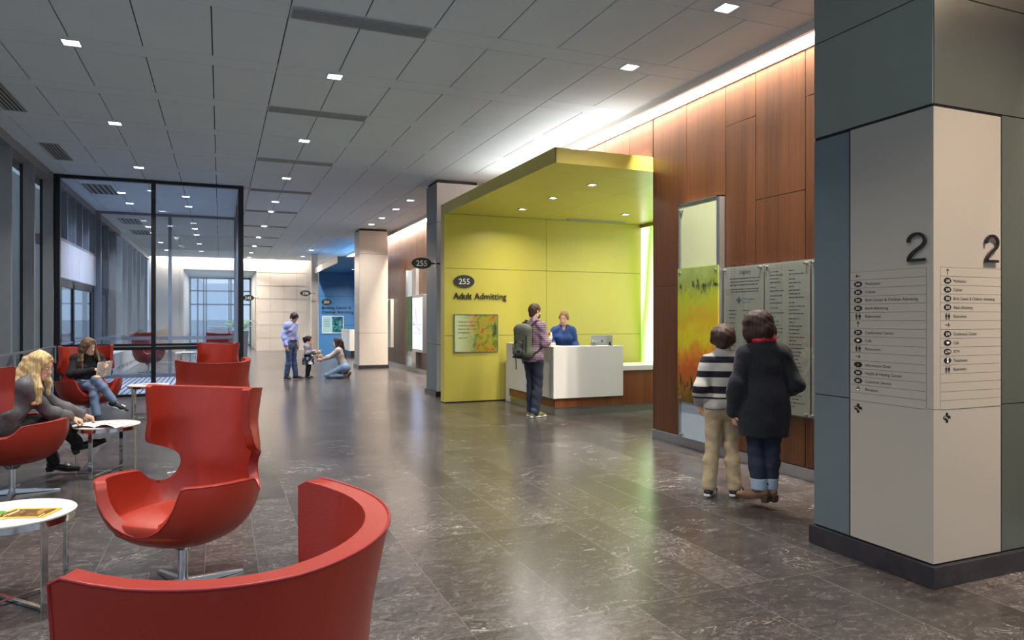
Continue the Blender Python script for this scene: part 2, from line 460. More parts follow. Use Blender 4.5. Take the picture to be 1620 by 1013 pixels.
# ------------------------------------------------------------------ right wood wall
XW = 5.2
def wood_panels(name, y0, y1, ycuts, zcuts):
    """veneer panels with real gaps on the x = XW plane; zcuts {(ya,yb): [z,...]}"""
    mb = MB(); g = .004
    ys = [y0] + ycuts + [y1]
    for a, b in zip(ys[:-1], ys[1:]):
        zs = [.12] + zcuts.get(round(a, 2), []) + [4.15]
        for c, d in zip(zs[:-1], zs[1:]):
            mb.box(XW, XW + .02, a + g, b - g, c + g * .7, d - g * .7)
    return mb.build(name, WOOD, wall_r, bevel=.0015, seg=1)
wall_r = struct(B('wall_right', SEAM, None, XW + .015, XW + .3, 1.0, 7.755, 0, 4.15))
wood_panels('veneer_panels', 1.0, 7.755, [1.9, 2.6, 3.3, 3.95, 4.5, 5.18, 5.86, 6.335, 7.05],
            {5.18: [2.795], 5.86: [3.685], 7.05: [1.95], 4.5: [3.685], 3.95: [2.795], 6.34: []})
B('return_face', WOOD, wall_r, XW, XW + .3, 7.755, 7.76, .12, 3.46)
up = struct(B('wall_right_upper', SEAM, None, XW + .015, XW + .3, 7.76, 12.6, 3.66, 4.15))
mbu = MB()
for a, b in zip([7.765, 8.32, 9.0, 9.65, 10.3, 11.0, 11.7], [8.32, 9.0, 9.65, 10.3, 11.0, 11.7, 12.6]):
    mbu.box(XW, XW + .02, a + .004, b - .004, 3.662, 4.147)
mbu.build('veneer_panels', WOOD, up)
wall_rf = struct(B('wall_right_far', SEAM, None, XW + .015, XW + .3, 12.6, 24.7, 0, 4.15))
mbf = MB(); yy = 12.6; rr = random.Random(3)
while yy < 24.69:
    w = min(rr.choice([.48, .66, .7, .72]), 24.7 - yy); zc = rr.choice([2.795, 3.685, 1.95])
    mbf.box(XW, XW + .02, yy + .004, yy + w - .004, .12, zc - .003); mbf.box(XW, XW + .02, yy + .004, yy + w - .004, zc + .003, 4.147)
    yy += w
mbf.build('veneer_panels', WOOD, wall_rf)
struct(B('baseboard_right', BRUSH, None, XW - .012, XW + .015, 1.0, 7.76, 0, .115, .003))
struct(B('baseboard_right_far', BRUSH, None, XW - .012, XW + .015, 14.3, 24.7, 0, .115, .003))
# cove above the wood: white upstand and ceiling of the slot
cv = struct(B('trim_1', WHITE, None, XW + .03, XW + .08, 1.0, 35.4, 4.15, 4.62))
B('slot_lid', WHITE, cv, XR, XW + .03, 1.0, 35.4, 4.6, 4.62)
B('slot_cheek', WHITE, cv, XR - .02, XR, 1.0, 35.4, 4.302, 4.62)
MB().box(XR + .03, XR + .08, 1.0, 35.0, 4.222, 4.302).box(XR, XR + .03, 1.0, 35.0, 4.296, 4.302).build('slot_lip', WHITE, cv)
B('wood_cap', mat('cap_brown', rgb(70, 40, 28), .5), cv, XW - .006, XW + .03, 1.0, 30.5, 4.146, 4.16)

# ------------------------------------------------------------------ yellow niche
YB, YF, YX = 12.5, 7.755, 3.78
wy = struct(B('wall_yellow_back', SEAM, None, YX + .01, 8.0, YB - .13, YB + .07, 0, 3.47))
mb = MB()
for x0, x1 in ((YX, 5.834), (5.834, 7.99)):
    for z0, z1 in ((.015, 1.232), (1.232, 2.468), (2.468, 3.47)):
        mb.box(x0 + .003, x1 - .003, YB - .15, YB - .13, z0 + .003, z1 - .003)
mb.build('lacquer_panels', YEL, wy, bevel=.0015, seg=1)
mb = MB()
mb.box(YX, YX + .02, YB - .1495, YB + .08, .015, 3.47)
mb.build('lacquer_edge', YEL, wy)
wd = struct(B('wall_yellow_side', YEL, None, 8.04, 8.2, YF, YB + .07, 0, 3.47))
MB().box(8.0, 8.04, YF, YB, 0, .62).box(8.0, 8.04, YF, YB, 3.40, 3.47).build('lacquer_band', YEL, wd)
wf = struct(B('wall_niche_front', WOOD, None, XW + .3, 8.2, YF - .2, YF, 0, 3.46))
cn = struct(B('ceiling_yellow', SEAM, None, YX + .02, 8.2, YF + .02, YB + .08, 3.49, 3.62))
mb = MB()
for x0, x1 in ((YX + .003, 5.7), (5.7, 8.2)):
    for y0, y1 in ((YF + .02, 8.3), (8.3, 9.42), (9.42, 10.7), (10.7, 12.35)):
        mb.box(x0 + .002, x1 - .002, y0 + .002, y1 - .002, 3.47, 3.49)
mb.build('soffit_panels', YEL, cn)
mb = MB()
mb.box(YX + .002, XW - .002, YF, YF + .02, 3.46, 3.65)
for y0, y1 in ((YF, 8.25), (8.25, 9.6), (9.6, 10.95), (10.95, YB + .08)):
    mb.box(YX, YX + .02, y0 + .002 if y0 > YF else y0, y1 - .002, 3.46, 3.65)
mb.build('fascia', YEL, cn, bevel=.002, seg=1)
MB().box(YX + .02, XW, YF + .02, YB + .08, 3.63, 3.65).build('canopy_top', WHITE, cn)

# ------------------------------------------------------------------ columns
def column(nm, x0, x1, y0, y1, mface, mfront, seams, basez=.1):
    o = struct(B(nm, SEAM, None, x0 + .012, x1 - .012, y0 + .012, y1 - .012, 0, CEIL - .07))
    mb = MB(); mf = MB(); zs = [basez] + seams + [CEIL - .06]
    for z0, z1 in zip(zs[:-1], zs[1:]):
        mb.box(x0, x0 + .012, y0 + .012, y1 - .004, z0 + .004, z1 - .004)
        mf.box(x0 + .004, x1, y0, y0 + .012, z0 + .004, z1 - .004)
    mb.build('side_cladding', mface, o); mf.build('front_cladding', mfront, o)
    MB().box(x0 - .03, x1 + .03, y0 - .03, y1 + .03, 0, basez).build('stone_base', BASE, o, bevel=.003)
    MB().box(x0 + .03, x1 - .03, y0 + .03, y1 - .03, CEIL - .07, CEIL).build('shadow_gap', SEAM, o)
    return o
# near column: cladding leaves the corner glass open
XC, YC = 3.81, 2.83
c1 = struct(B('column_near', SEAM, None, XC + .012, 5.0, YC + .012, 3.715, 0, CEIL))
mb = MB()
for z0, z1 in ((.13, 1.033), (1.033, 2.785)):
    mb.box(XC, XC + .012, 3.415, 3.715, z0 + .003, z1 - .003)
mb.build('side_cladding', STEEL_B, c1, bevel=.001, seg=1)
mb = MB()
for z0, z1 in ((2.80, 3.452), (3.452, CEIL)):
    mb.box(XC, XC + .012, YC + .006, 3.715, z0 + .003, z1 - .003)
mb.build('upper_cladding', STEEL, c1, bevel=.001, seg=1)
mb = MB()
for z0, z1 in ((.13, 1.031), (1.031, 2.80), (2.80, 3.452), (3.452, CEIL)):
    mb.box(4.40 if z1 <= 2.8 else XC + .008, 5.0, YC, YC + .012, z0 + .003, z1 - .003)
mb.build('front_cladding', mat('dark_steel', rgb(102, 110, 102), .3, .5, var=.04, vscale=2), c1, bevel=.001, seg=1)
MB().box(XC - .03, 5.0, YC - .03, 3.735, 0, .125).build('stone_base', BASE, c1, bevel=.003)
mb = MB().box(XC - .004, XC + .03, 3.408, 3.416, .13, 2.795).box(XC - .004, XC + .03, YC, 3.416, 2.787, 2.797)
mb.box(4.397, 4.405, YC - .004, YC + .03, .13, 2.797).box(XC, 4.405, YC - .004, YC + .03, 2.787, 2.797)
mb.build('reveal_trim', DARKM, c1)
column('column_middle', 3.95, 4.83, 13.42, 14.17, STEEL_B, WHITE, [1.03, 3.45])
column('column_far', 3.93, 4.81, 21.7, 22.55, BRUSH, STONE, [1.09, 3.53])

# ------------------------------------------------------------------ left window wall with deep fins
wl = struct(B('wall_left', FINM, None, -3.3, XL - .02, 6.0, 15.68, 0, .66))
MB().box(-3.3, XL, 6.0, 15.68, .66, .70).build('sill_board', GREYM, wl)
hd = struct(B('trim_2', FINM, None, -3.3, XL, 6.0, 35.4, 4.16, 4.34))
fins = [15.61 - 1.43 * k for k in range(7)]
for i, y in enumerate(fins):
    f = struct(MB().box(-3.08, XL, y - .03, y + .03, .70, 4.16).build('trim_%d' % (3 + i), FINM))
    MB().box(-3.125, -3.08, y - .03, y + .03, .70, 4.16).build('mullion', DARKM, f)
    if y > 7:
        w = struct(B('window_%d' % (i + 1), GLASS_W, None, -3.115, -3.105, y - 1.43 + .03, y - .03, .70, 4.16))
ft = [18.3 - 1.04 * k for k in range(2)] + [19.5, 20.5]
wv = struct(B('wall_vestibule_left', FINM, None, -3.3, XL - .06, 15.75, 20.7, 3.0, 3.11))
mb = MB()
for a, b in ((15.8, 16.6), (16.6, 17.4), (17.4, 18.3), (18.3, 19.2), (19.2, 20.6)):
    mb.box(XL - .06, XL, a + .003, b - .003, 2.37, 3.1)
mb.build('header_panels', mat('pale_metal_panel', rgb(196, 196, 198), .4, .3), wv)
MB().box(-3.3, XL, 15.75, 20.7, 3.1, 3.16).build('ledge', GREYM, wv)
for i, y in enumerate((17.0, 17.9, 18.7, 19.55, 20.55)):
    MB().box(-3.1, XL, y - .03, y + .03, 3.16, 4.16).build('fin', FINM, wv)
    MB().box(-3.18, -3.1, y - .03, y + .03, 3.16, 4.16).build('mullion', DARKM, wv)
struct(B('window_8', GLASS_W, None, -3.165, -3.155, 15.76, 20.6, 3.16, 4.16))
dl = struct(thing('door_1', 'glazed entrance door in the left wall of the vestibule', 'door', (XL, 0, 0)))
MB().box(-.14, -.08, 15.8, 20.6, 2.2, 2.37).box(-.14, -.08, 15.8, 15.9, 0, 2.3).box(-.14, -.08, 18.1, 18.25, 0, 2.3).box(-.14, -.08, 20.5, 20.6, 0, 2.3).build('frame', DARKM, dl)
MB().box(-.115, -.105, 15.9, 18.1, 0.02, 2.2).box(-.115, -.105, 18.25, 20.5, .02, 2.2).build('pane', GLASS_W, dl)
MB().box(-.14, -.08, 15.9, 20.5, 1.0, 1.04).box(-.14, -.08, 15.9, 20.5, 0, .12).build('rail', GREYM, dl)
for k in dl.keys():
    pass
# far left windows beyond the vestibule
for i in range(10):
    y = 21.4 + i * 1.43
    f = struct(MB().box(-3.08, XL, y - .03, y + .03, .60, 4.16).build('trim_%d' % (20 + i), FINM))
    MB().box(-3.2, -3.08, y - .035, y + .035, .60, 4.16).build('mullion', DARKM, f)
    struct(B('window_%d' % (20 + i), GLASS_W, None, -3.165, -3.155, y + .035, y + 1.395, .60, 4.16))
struct(B('wall_left_far', WHITE, None, -3.3, XL, 20.8, 35.4, 0, .6))

# ------------------------------------------------------------------ vestibule glazing
def glazing(nm, y, fm, x0=-2.87, x1=.395, rails=((0, .1), (.94, 1.06)), posts=(-1.23,), w=.05, top=.06):
    o = struct(thing(nm, 'full height glass screen of the vestibule', 'window', (0, y, 0)))
    f = MB()
    for x in (x0, x1): f.box(x - w, x + w, -.06, .06, 0, CEIL - .005)
    for x in posts: f.box(x - w * .8, x + w * .8, -.06, .06, 0, CEIL - .005)
    f.box(x0, x1, -.05, .05, CEIL - top - .005, CEIL - .005)
    for a, b in rails: f.box(x0, x1, -.05, .05, a, b)
    f.build('frame', fm, o)
    return o
g1 = glazing('window_30', 15.72, DARKM, rails=((0, .05), (.92, .985), (1.0, 1.045)))
xs = [-2.82, -1.27, -1.19, .345]
for i in (0, 2):
    MB().box(xs[i], xs[i + 1], -.006, .006, 1.045, CEIL - .065).build('pane', GLASS_V, g1)
    MB().box(xs[i], xs[i + 1], -.006, .006, .05, .92).build('lower_pane', GLASS_V, g1)
MB().box(-2.82, .345, -.052, -.045, .985, 1.0).build('rail_strip', BRUSH, g1)
g2 = glazing('window_31', 20.7, GREYM, rails=((0, .1), (.98, 1.07)))
for i in (0, 2):
    MB().box(xs[i], xs[i + 1], -.006, .006, 1.07, CEIL - .065).build('pane', GLASS_V, g2)
    MB().box(xs[i], xs[i + 1], -.006, .006, .1, .98).build('lower_pane', GLASS_V, g2)
g3 = struct(thing('window_32', 'glass side of the vestibule towards the walkway', 'window', (.40, 0, 0)))
MB().box(-.05, .05, 15.75, 20.7, CEIL - .065, CEIL - .005).box(-.05, .05, 15.75, 20.7, 0, .1).box(-.05, .05, 18.15, 18.25, 0, CEIL - .005).build('frame', GREYM, g3)
MB().box(-.006, .006, 15.78, 20.65, .1, CEIL - .065).build('pane', GLASS_V, g3)
m, nt, b = new_mat('slatted_grille'); MATS['grille'] = m
tc = N(nt, 'ShaderNodeTexCoord'); sp = N(nt, 'ShaderNodeSeparateXYZ'); nt.links.new(tc.outputs['Object'], sp.inputs[0])
fz = mth(nt, 'FRACT', mth(nt, 'MULTIPLY', sp.outputs[0], 9)); nt.links.new(ramp(nt, fz, [(0, rgb(40, 42, 46)), (.38, rgb(142, 146, 152))], 'CONSTANT'), b.inputs['Base Color']); b.inputs['Roughness'].default_value = .45
tag(B('entrance_grille', m, None, -2.8, .33, 15.9, 20.5, 0.001, .012), 'grey slatted walk-off grille on the vestibule floor behind the glass', 'floor grille')

# ------------------------------------------------------------------ far wall, entrance corridor, outside
wfar = struct(B('wall_far', STONE_W, None, 1.58, 3.86, 35.4, 35.7, 0, 4.62))
mbs = MB()
MB().box(-2.95, -1.55, 35.4, 35.7, 0, 4.62).box(-1.55, 1.58, 35.4, 35.7, 3.78, 4.62).build('wall_panel', STONE_W, wfar)
for z in (.62, 1.24, 1.86, 2.48, 3.1, 3.72): mbs.box(1.585, 3.86, 35.394, 35.4, z - .004, z + .004)
for x in (2.2, 2.8, 3.4): mbs.box(x - .004, x + .004, 35.394, 35.4, 0.0, 4.2)
mbs.build('joint_lines', mat('stone_joint', rgb(170, 156, 142), .7), wfar)
struct(B('trim_40', WHITE, None, -2.95, 3.86, 35.34, 35.4, 4.45, 4.62))
struct(B('trim_41', WHITE, None, -2.95, 3.86, 35.0, 35.06, 4.32, 4.62))
struct(B('trim_42', WHITE, None, -2.95, 3.86, 35.0, 35.4, 4.6, 4.64))
ew = struct(B('wall_corridor_right', WHITE, None, 1.60, 1.8, 35.7, 43, 0, 3.8))
MB().box(1.57, 1.6, 36.6, 36.75, 0, 2.6).build('door_edge', mat('pale_oak', rgb(214, 186, 120), .5), ew)
struct(B('wall_corridor_left', WHITE, None, -1.75, -1.56, 35.7, 43, 0, 3.8))
struct(B('ceiling_corridor', TILE, None, -1.56, 1.6, 35.7, 43, 3.8, 3.9))
d2 = struct(thing('door_2', 'bright glazed entrance doors at the far end of the corridor', 'door', (0, 42.5, 0)))
f = MB()
for x in (-1.52, -1.15, -.85, -.72, .45, .55, 1.05, 1.56): f.box(x - .035, x + .035, -.05, .05, 0, 3.8)
for z in (0.02, 2.3, 3.05, 3.76): f.box(-1.55, 1.58, -.05, .05, z - .04, z + .04)
f.build('frame', GREYM, d2)
MB().box(-1.5, 1.55, -.008, .008, .05, 3.75).build('pane', GLASS_W, d2)
MB().tube([(-.68, -.09, 1.05), (.42, -.09, 1.05)], .025).build('push_bar', BRUSH, d2)
st = struct(B('wall_street', mat('pale_render', rgb(212, 214, 216), .8), None, -14, 16, 54, 54.3, -.1, 1.4))
struct(B('wall_outside_left', mat('grey_concrete', rgb(176, 178, 176), .8, var=.08, vscale=1), None, -7.4, -7.1, 4.5, 40, -.1, 7))

# ------------------------------------------------------------------ blue admitting niche far right
BX, BYB, BYF = 3.86, 30.6, 24.7
wb = struct(B('wall_blue_back', BLUE, None, BX, 7.6, BYB, BYB + .25, 0, 3.5))
for z in (1.23, 2.47):
    B('seam', SEAM, wb, BX, 7.6, BYB - .003, BYB, z - .006, z + .006)
cb_ = struct(B('ceiling_blue', BLUE, None, 3.74, 7.6, BYF, BYB + .25, 3.5, 3.66))
MB().box(3.72, 3.74, BYF - .02, BYB + .25, 3.45, 3.68).build('fascia_edge', mat('pale_fascia', rgb(196, 190, 188), .4), cb_)
MB().box(3.74, 7.6, BYF - .02, BYF, 3.48, 3.68).build('fascia', BLUE, cb_)
struct(B('wall_blue_side', BLUE, None, 7.6, 7.8, BYF, BYB, 0, 3.5))
struct(B('wall_blue_front', WOOD, None, XW + .3, 7.8, BYF - .2, BYF - .03, 0, 4.15))
struct(B('column_end', STONE, None, 3.62, 3.88, 31.2, 31.6, 0, 4.3))
struct(B('wall_far_right', STONE, None, 3.86, 7.6, 35.4, 35.7, 0, 4.6))
# ------------------------------------------------------------------ ceiling fixtures
LIGHTS = []
ORD = ['nearest', 'second', 'third', 'fourth', 'fifth', 'sixth', 'seventh', 'eighth', 'ninth', 'tenth', 'eleventh', 'twelfth']
FRAME_M = mat('white_light_trim', rgb(190, 194, 196), .5)
def downlight(x, y, label, group, power=60, z=CEIL, s=.075, name='ceiling_light', spread=120, col=(1, .96, .91)):
    t = thing(name, label, 'ceiling light', (x, y, z), 0, group)
    fr = MB()
    for a, b, c, d in ((-s - .012, s + .012, -s - .012, -s), (-s - .012, s + .012, s, s + .012), (-s - .012, -s, -s, s), (s, s + .012, -s, s)):
        fr.box(a, b, c, d, -.008, .012)
    fr.build('trim_ring', FRAME_M, t)
    MB().box(-s, s, -s, s, .0, .01).build('lens', LIGHT_E, t)
    ld = bpy.data.lights.new('lamp', 'AREA'); ld.shape = 'SQUARE'; ld.size = .11; ld.energy = power; ld.color = col; ld.spread = math.radians(spread)
    lo = bpy.data.objects.new('lamp', ld); COL.objects.link(lo); lo.location = (0, 0, -.012); lo.parent = t
    return t
P0 = 62
for i, y in enumerate([8.15, 11.29, 14.45]):
    downlight(-1.37, y, 'small square recessed downlight over the armchairs, %s from the camera in the left row' % ORD[i], 'downlights of the left row', P0)
VB = (.58, .70, 1)
for x, side in ((-2.0, 'left'), (-.72, 'right')):
    for i, y in enumerate([17.5, 19.05]):
        downlight(x, y, 'square downlight inside the glass vestibule, %s one on the %s' % (['nearer', 'farther'][i], side), 'downlights in the vestibule', 70, col=VB)
    for i, y in enumerate([23.7, 25.4, 28.5, 31.6]):
        downlight(x, y, 'small downlight beyond the glass vestibule, %s from the camera in its %s row' % (ORD[i], side), 'downlights beyond the vestibule', P0)
ysB = [8.15, 11.29, 14.45, 17.5, 19.1, 22.2, 25.35, 28.5, 31.6, 34.0]
for i, y in enumerate(ysB):
    downlight(1.2, y, 'small square recessed downlight above the walkway, %s from the camera in the middle row' % ORD[i], 'downlights of the middle row', P0 * (1.6 if y > 20 else 1))
for i, y in enumerate([5.02, 6.61]):
    downlight(4.13, y, ['square recessed downlight nearest the steel column at the top of the photo', 'square recessed downlight in the grey ceiling just in front of the yellow canopy'][i], 'downlights near the wood wall', P0 * .8)
for i, y in enumerate([16.06, 17.52, 19.2, 20.63]):
    downlight(4.09, y, 'square recessed downlight between the two columns, %s from the camera in the right row' % ORD[i], 'downlights of the right row', P0 * .8)
for i, (x, y) in enumerate([(3.4, 29.4), (3.4, 32.6)]):
    downlight(x, y, 'tiny downlight near the blue wall at the far end, %s' % ['nearer', 'farther'][i], 'downlights by the blue wall', 70)
# the same grid carries on over and behind the camera
for i, (x, y) in enumerate([(-1.37, 5.0), (1.2, 5.0), (1.2, 1.87), (4.13, 1.2), (-1.37, 1.87), (6.2, 1.6)]):
    downlight(x, y, 'square recessed downlight of the ceiling grid outside the photo, number %s row' % ORD[i], 'downlights outside the view', P0 * (2.0 if i == 3 else 1), col=(1, .80, .60) if i in (3, 5) else (1, .95, .88))
for i, (x, y) in enumerate([(4.92, 8.88), (4.89, 10.1), (4.9, 11.36)]):
    downlight(x, y, 'small round-looking downlight in the yellow canopy, %s of three' % ['nearest', 'middle', 'farthest'][i], 'downlights in the yellow canopy', 31, z=3.468, s=.05, name='canopy_light', spread=150)
for i, (x, y) in enumerate([(6.9, 9.3), (6.9, 11.2)]):
    downlight(x, y, 'downlight deep inside the yellow canopy hidden behind the wood wall, %s' % ['nearer', 'farther'][i], 'downlights in the yellow canopy', 18, z=3.468, s=.05, name='canopy_light', spread=150)
for i, (x, y) in enumerate([(4.9, 26.2), (4.9, 28.4), (6.4, 27.4)]):
    downlight(x, y, 'downlight under the far blue canopy, %s' % ['nearer', 'farther', 'deeper'][i], 'downlights in the blue canopy', 85, z=3.498, s=.05, name='canopy_light', spread=150)

VENTM = mat('grey_vent', rgb(150, 156, 158), .6)
def slot_vent(x0, x1, y0, y1, label, group, n=6, along='x', z=CEIL):
    t = thing('ceiling_vent', label, 'ceiling vent', ((x0 + x1) / 2, (y0 + y1) / 2, z), 0, group)
    a, b = (x1 - x0) / 2, (y1 - y0) / 2
    MB().box(-a, a, -b, b, -.004, -.001).build('backing', SEAM, t)
    MB().box(-a - .01, a + .01, -b - .012, -b, -.012, -.001).box(-a - .01, a + .01, b, b + .012, -.012, -.001).box(-a - .01, -a, -b, b, -.012, -.001).box(a, a + .01, -b, b, -.012, -.001).build('frame', VENTM, t)
    sl = MB()
    for k in range(n):
        if along == 'x':
            y = -b + (k + .5) * 2 * b / n; sl.box(-a, a, y - b / n * .42, y + b / n * .42, -.014, -.004)
        else:
            x = -a + (k + .5) * 2 * a / n; sl.box(x - a / n * .42, x + a / n * .42, -b, b, -.014, -.004)
    sl.build('slats', VENTM, t)
for i, y in enumerate([6.57, 9.72, 12.87, 16.0, 19.15, 22.3, 25.44, 28.6]):
    slot_vent(.6, 1.84, y - .11, y + .11, 'long slotted air diffuser in the ceiling above the walkway, %s from the camera' % ORD[i], 'linear diffusers over the walkway')
for i, y in enumerate([10.47, 13.6]):
    slot_vent(-2.61, -2.37, y - .61, y + .61, 'short slotted diffuser in the ceiling beside the left windows, %s one' % ['nearer', 'farther'][i], 'diffusers by the window wall', 5, 'y')
for i, y in enumerate([17.2, 22.6, 25.4]):
    slot_vent(-2.61, -2.1, y - .6, y + .6, 'grey ceiling diffuser seen through the vestibule glass, %s from the camera' % ORD[i], 'diffusers behind the vestibule glass', 5, 'y')
slot_vent(6.2, 7.44, 12.1, 12.18, 'thin slot diffuser in the yellow canopy ceiling', 'slot diffuser in the canopy', 2, z=3.468)

# ------------------------------------------------------------------ corner directory on the near column
d = thing('directory_sign', 'white glass directory with floor number 2 wrapped around the steel column corner', 'directory sign', (0, 0, 0))
for z0, z1, nm in ((.135, 1.028, 'lower_glass'), (1.856, 2.785, 'upper_glass')):
    MB()._q([(x, y, z) for z in (z0, z1) for x, y in ((XC - .004, 3.407), (XC - .004, YC - .004), (4.396, YC - .004), (4.396, YC + .012), (XC + .012, YC + .012), (XC + .012, 3.407))],
            [(5, 4, 3, 2, 1, 0), (6, 7, 8, 9, 10, 11)] + [(i, (i + 1) % 6, (i + 1) % 6 + 6, i + 6) for i in range(6)]).build(nm, FROST, d)
MB().box(XC - .003, XC + .006, 2.86, 3.406, 1.028, 1.856).box(3.85, 4.395, YC - .003, YC + .006, 1.028, 1.856).build('strip_backing', mat('strip_backing', rgb(134, 130, 122), .5), d)
zrow = [1.854 - .0518 * k for k in range(17)]
for a, b_ in zip(zrow[:-1], zrow[1:]):
    MB().box(XC - .007, XC + .011, 2.87, 3.405, b_ + .0012, a - .0012).build('name_strip', STRIP_P, d)
    MB().box(3.861, 4.392, YC - .007, YC + .011, b_ + .0012, a - .0012).build('name_strip', STRIP_P, d)
MB().box(XC - .006, XC + .004, YC - .006, 2.868, 1.03, 1.856).box(XC + .004, 3.859, YC - .006, YC + .004, 1.03, 1.856).build('corner_strip', FROST, d)
ML = Matrix.Translation((XC - .0074, 0, 0)) @ M_XNEG   # local x = -world y
MR = Matrix.Translation((0, YC - .0074, 0))
def numeral_two():
    """thin sans numeral two, 0..1 wide and 0..1 high, front at y = 0"""
    pts = [(.5 + .44 * math.cos(t), .72 + .235 * math.sin(t)) for t in np.linspace(math.radians(190), math.radians(-28), 22)]
    p0, p1, p2, p3 = pts[-1], (.80, .46), (.10, .34), (.06, .06)
    pts += [tuple((1 - u) ** 3 * p0[i] + 3 * u * (1 - u) ** 2 * p1[i] + 3 * u * u * (1 - u) * p2[i] + u ** 3 * p3[i] for i in (0, 1)) for u in np.linspace(.08, 1, 14)]
    mb = MB(); W2, H2 = .072, .05; L = []; R = []
    for i, p in enumerate(pts):
        q0 = pts[max(0, i - 1)]; q1 = pts[min(len(pts) - 1, i + 1)]; dx, dz = (q1[0] - q0[0]) * .62, q1[1] - q0[1]; l = math.hypot(dx, dz); nx_, nz_ = -dz / l, dx / l
        L.append((p[0] + nx_ * W2, p[1] + nz_ * H2)); R.append((p[0] - nx_ * W2, p[1] - nz_ * H2))
    for i in range(len(pts) - 1):
        q = [L[i], R[i], R[i + 1], L[i + 1]]
        mb.hexa([(x, -.006, z) for x, z in q] + [(x, .006, z) for x, z in q])
    mb.box(.0, .97, -.006, .006, 0, .092)
    return mb
def place2(M, x0, x1, z0, z1):
    o = numeral_two(); o.v = [tuple(M @ Vector((x0 + p[0] * (x1 - x0), p[1], z0 + p[2] * (z1 - z0)))) for p in o.v]; return o
place2(Matrix.Translation((-.012, 0, 0)) @ ML, -2.982, -2.862, 1.893, 2.063).build('numeral', BLACK, d)
place2(Matrix.Translation((0, -.012, 0)) @ MR, 4.235, 4.352, 1.893, 2.06).build('numeral', BLACK, d)
def arrow(mb, M, x, z, ang, s=.019):
    c, sn = math.cos(ang), math.sin(ang)
    def q(pts): mb._q([M @ Vector((x + a * c - b * sn, 0, z + a * sn + b * c)) for a, b in pts], [tuple(range(len(pts)))])
    w = .0022
    q([(-s, -w), (s, -w), (s, w), (-s, w)])
    q([(s, 0), (s - .013, .013), (s - .016, .010), (s - .004, -.0015)]); q([(s + .001, 0), (s - .004, .0015), (s - .016, -.010), (s - .013, -.013)])
def fig_icon(mb, M, x, z):
    for dx in (-.0125, .0125):
        mb._q([M @ Vector((x + dx + .0042 * math.cos(w * PI / 5), 0, z + .0165 + .0042 * math.sin(w * PI / 5))) for w in range(10)], [tuple(range(10))])
        sk = .010 if dx > 0 else .006
        mb._q([M @ Vector((x + dx + a, 0, z + b)) for a, b in ((-.0075, .010), (.0075, .010), (sk, -.006), (.004, -.006), (.004, -.021), (-.004, -.021), (-.004, -.006), (-sk, -.006))], [tuple(range(8))])
    mb._q([M @ Vector((x + a, 0, z + b)) for a, b in ((-.001, .02), (.001, .02), (.001, -.021), (-.001, -.021))], [(0, 1, 2, 3)])
def cross_logo(mb, mw, M, x, z, s=.032):
    k = s / .032
    def q(t, pts, dy): t._q([M @ Vector((x + a * k, dy, z + b * k)) for a, b in pts], [tuple(range(len(pts)))])
    q(mb, [(-.011, .012), (-.011, .025), (-.004, .031), (.004, .031), (.011, .025), (.011, .012), (.024, .012), (.031, .005), (.031, -.005), (.024, -.012), (.011, -.012), (.011, -.025), (.004, -.031), (-.004, -.031), (-.011, -.025), (-.011, -.012), (-.024, -.012), (-.031, -.005), (-.031, .005), (-.024, .012)], 0)
    q(mw, [(-.024, .004), (-.012, .009), (.0, .002), (.012, -.009), (.024, -.004), (.024, -.011), (.010, -.015), (-.002, -.005), (-.013, .003), (-.024, -.003)], -.001)
rowsL = [('<', ''), ('240', 'Meditation'), ('245', 'Cashier'), ('250', 'Birth Center & Children Admitting'), ('255', 'Adult Admitting'), ('R', 'Restrooms'), ('^', ''), ('270', 'Conference Center'), ('C', 'Caf\u00e9'), ('R', 'Restrooms'), ('>', ''), ('i', 'Information Desk'), ('280', 'Health & Healing Center'), ('285', 'Customer Service'), ('E', 'Elevators')]
rowsR = [('^', ''), ('240', 'Meditation'), ('245', 'Cashier'), ('250', 'Birth Center & Children Admitting'), ('255', 'Adult Admitting'), ('R', 'Restrooms'), ('>', ''), ('270', 'Conference Center'), ('C', 'Caf\u00e9'), ('ATM', 'ATM'), ('T', 'Telephones'), ('R', 'Restrooms')]
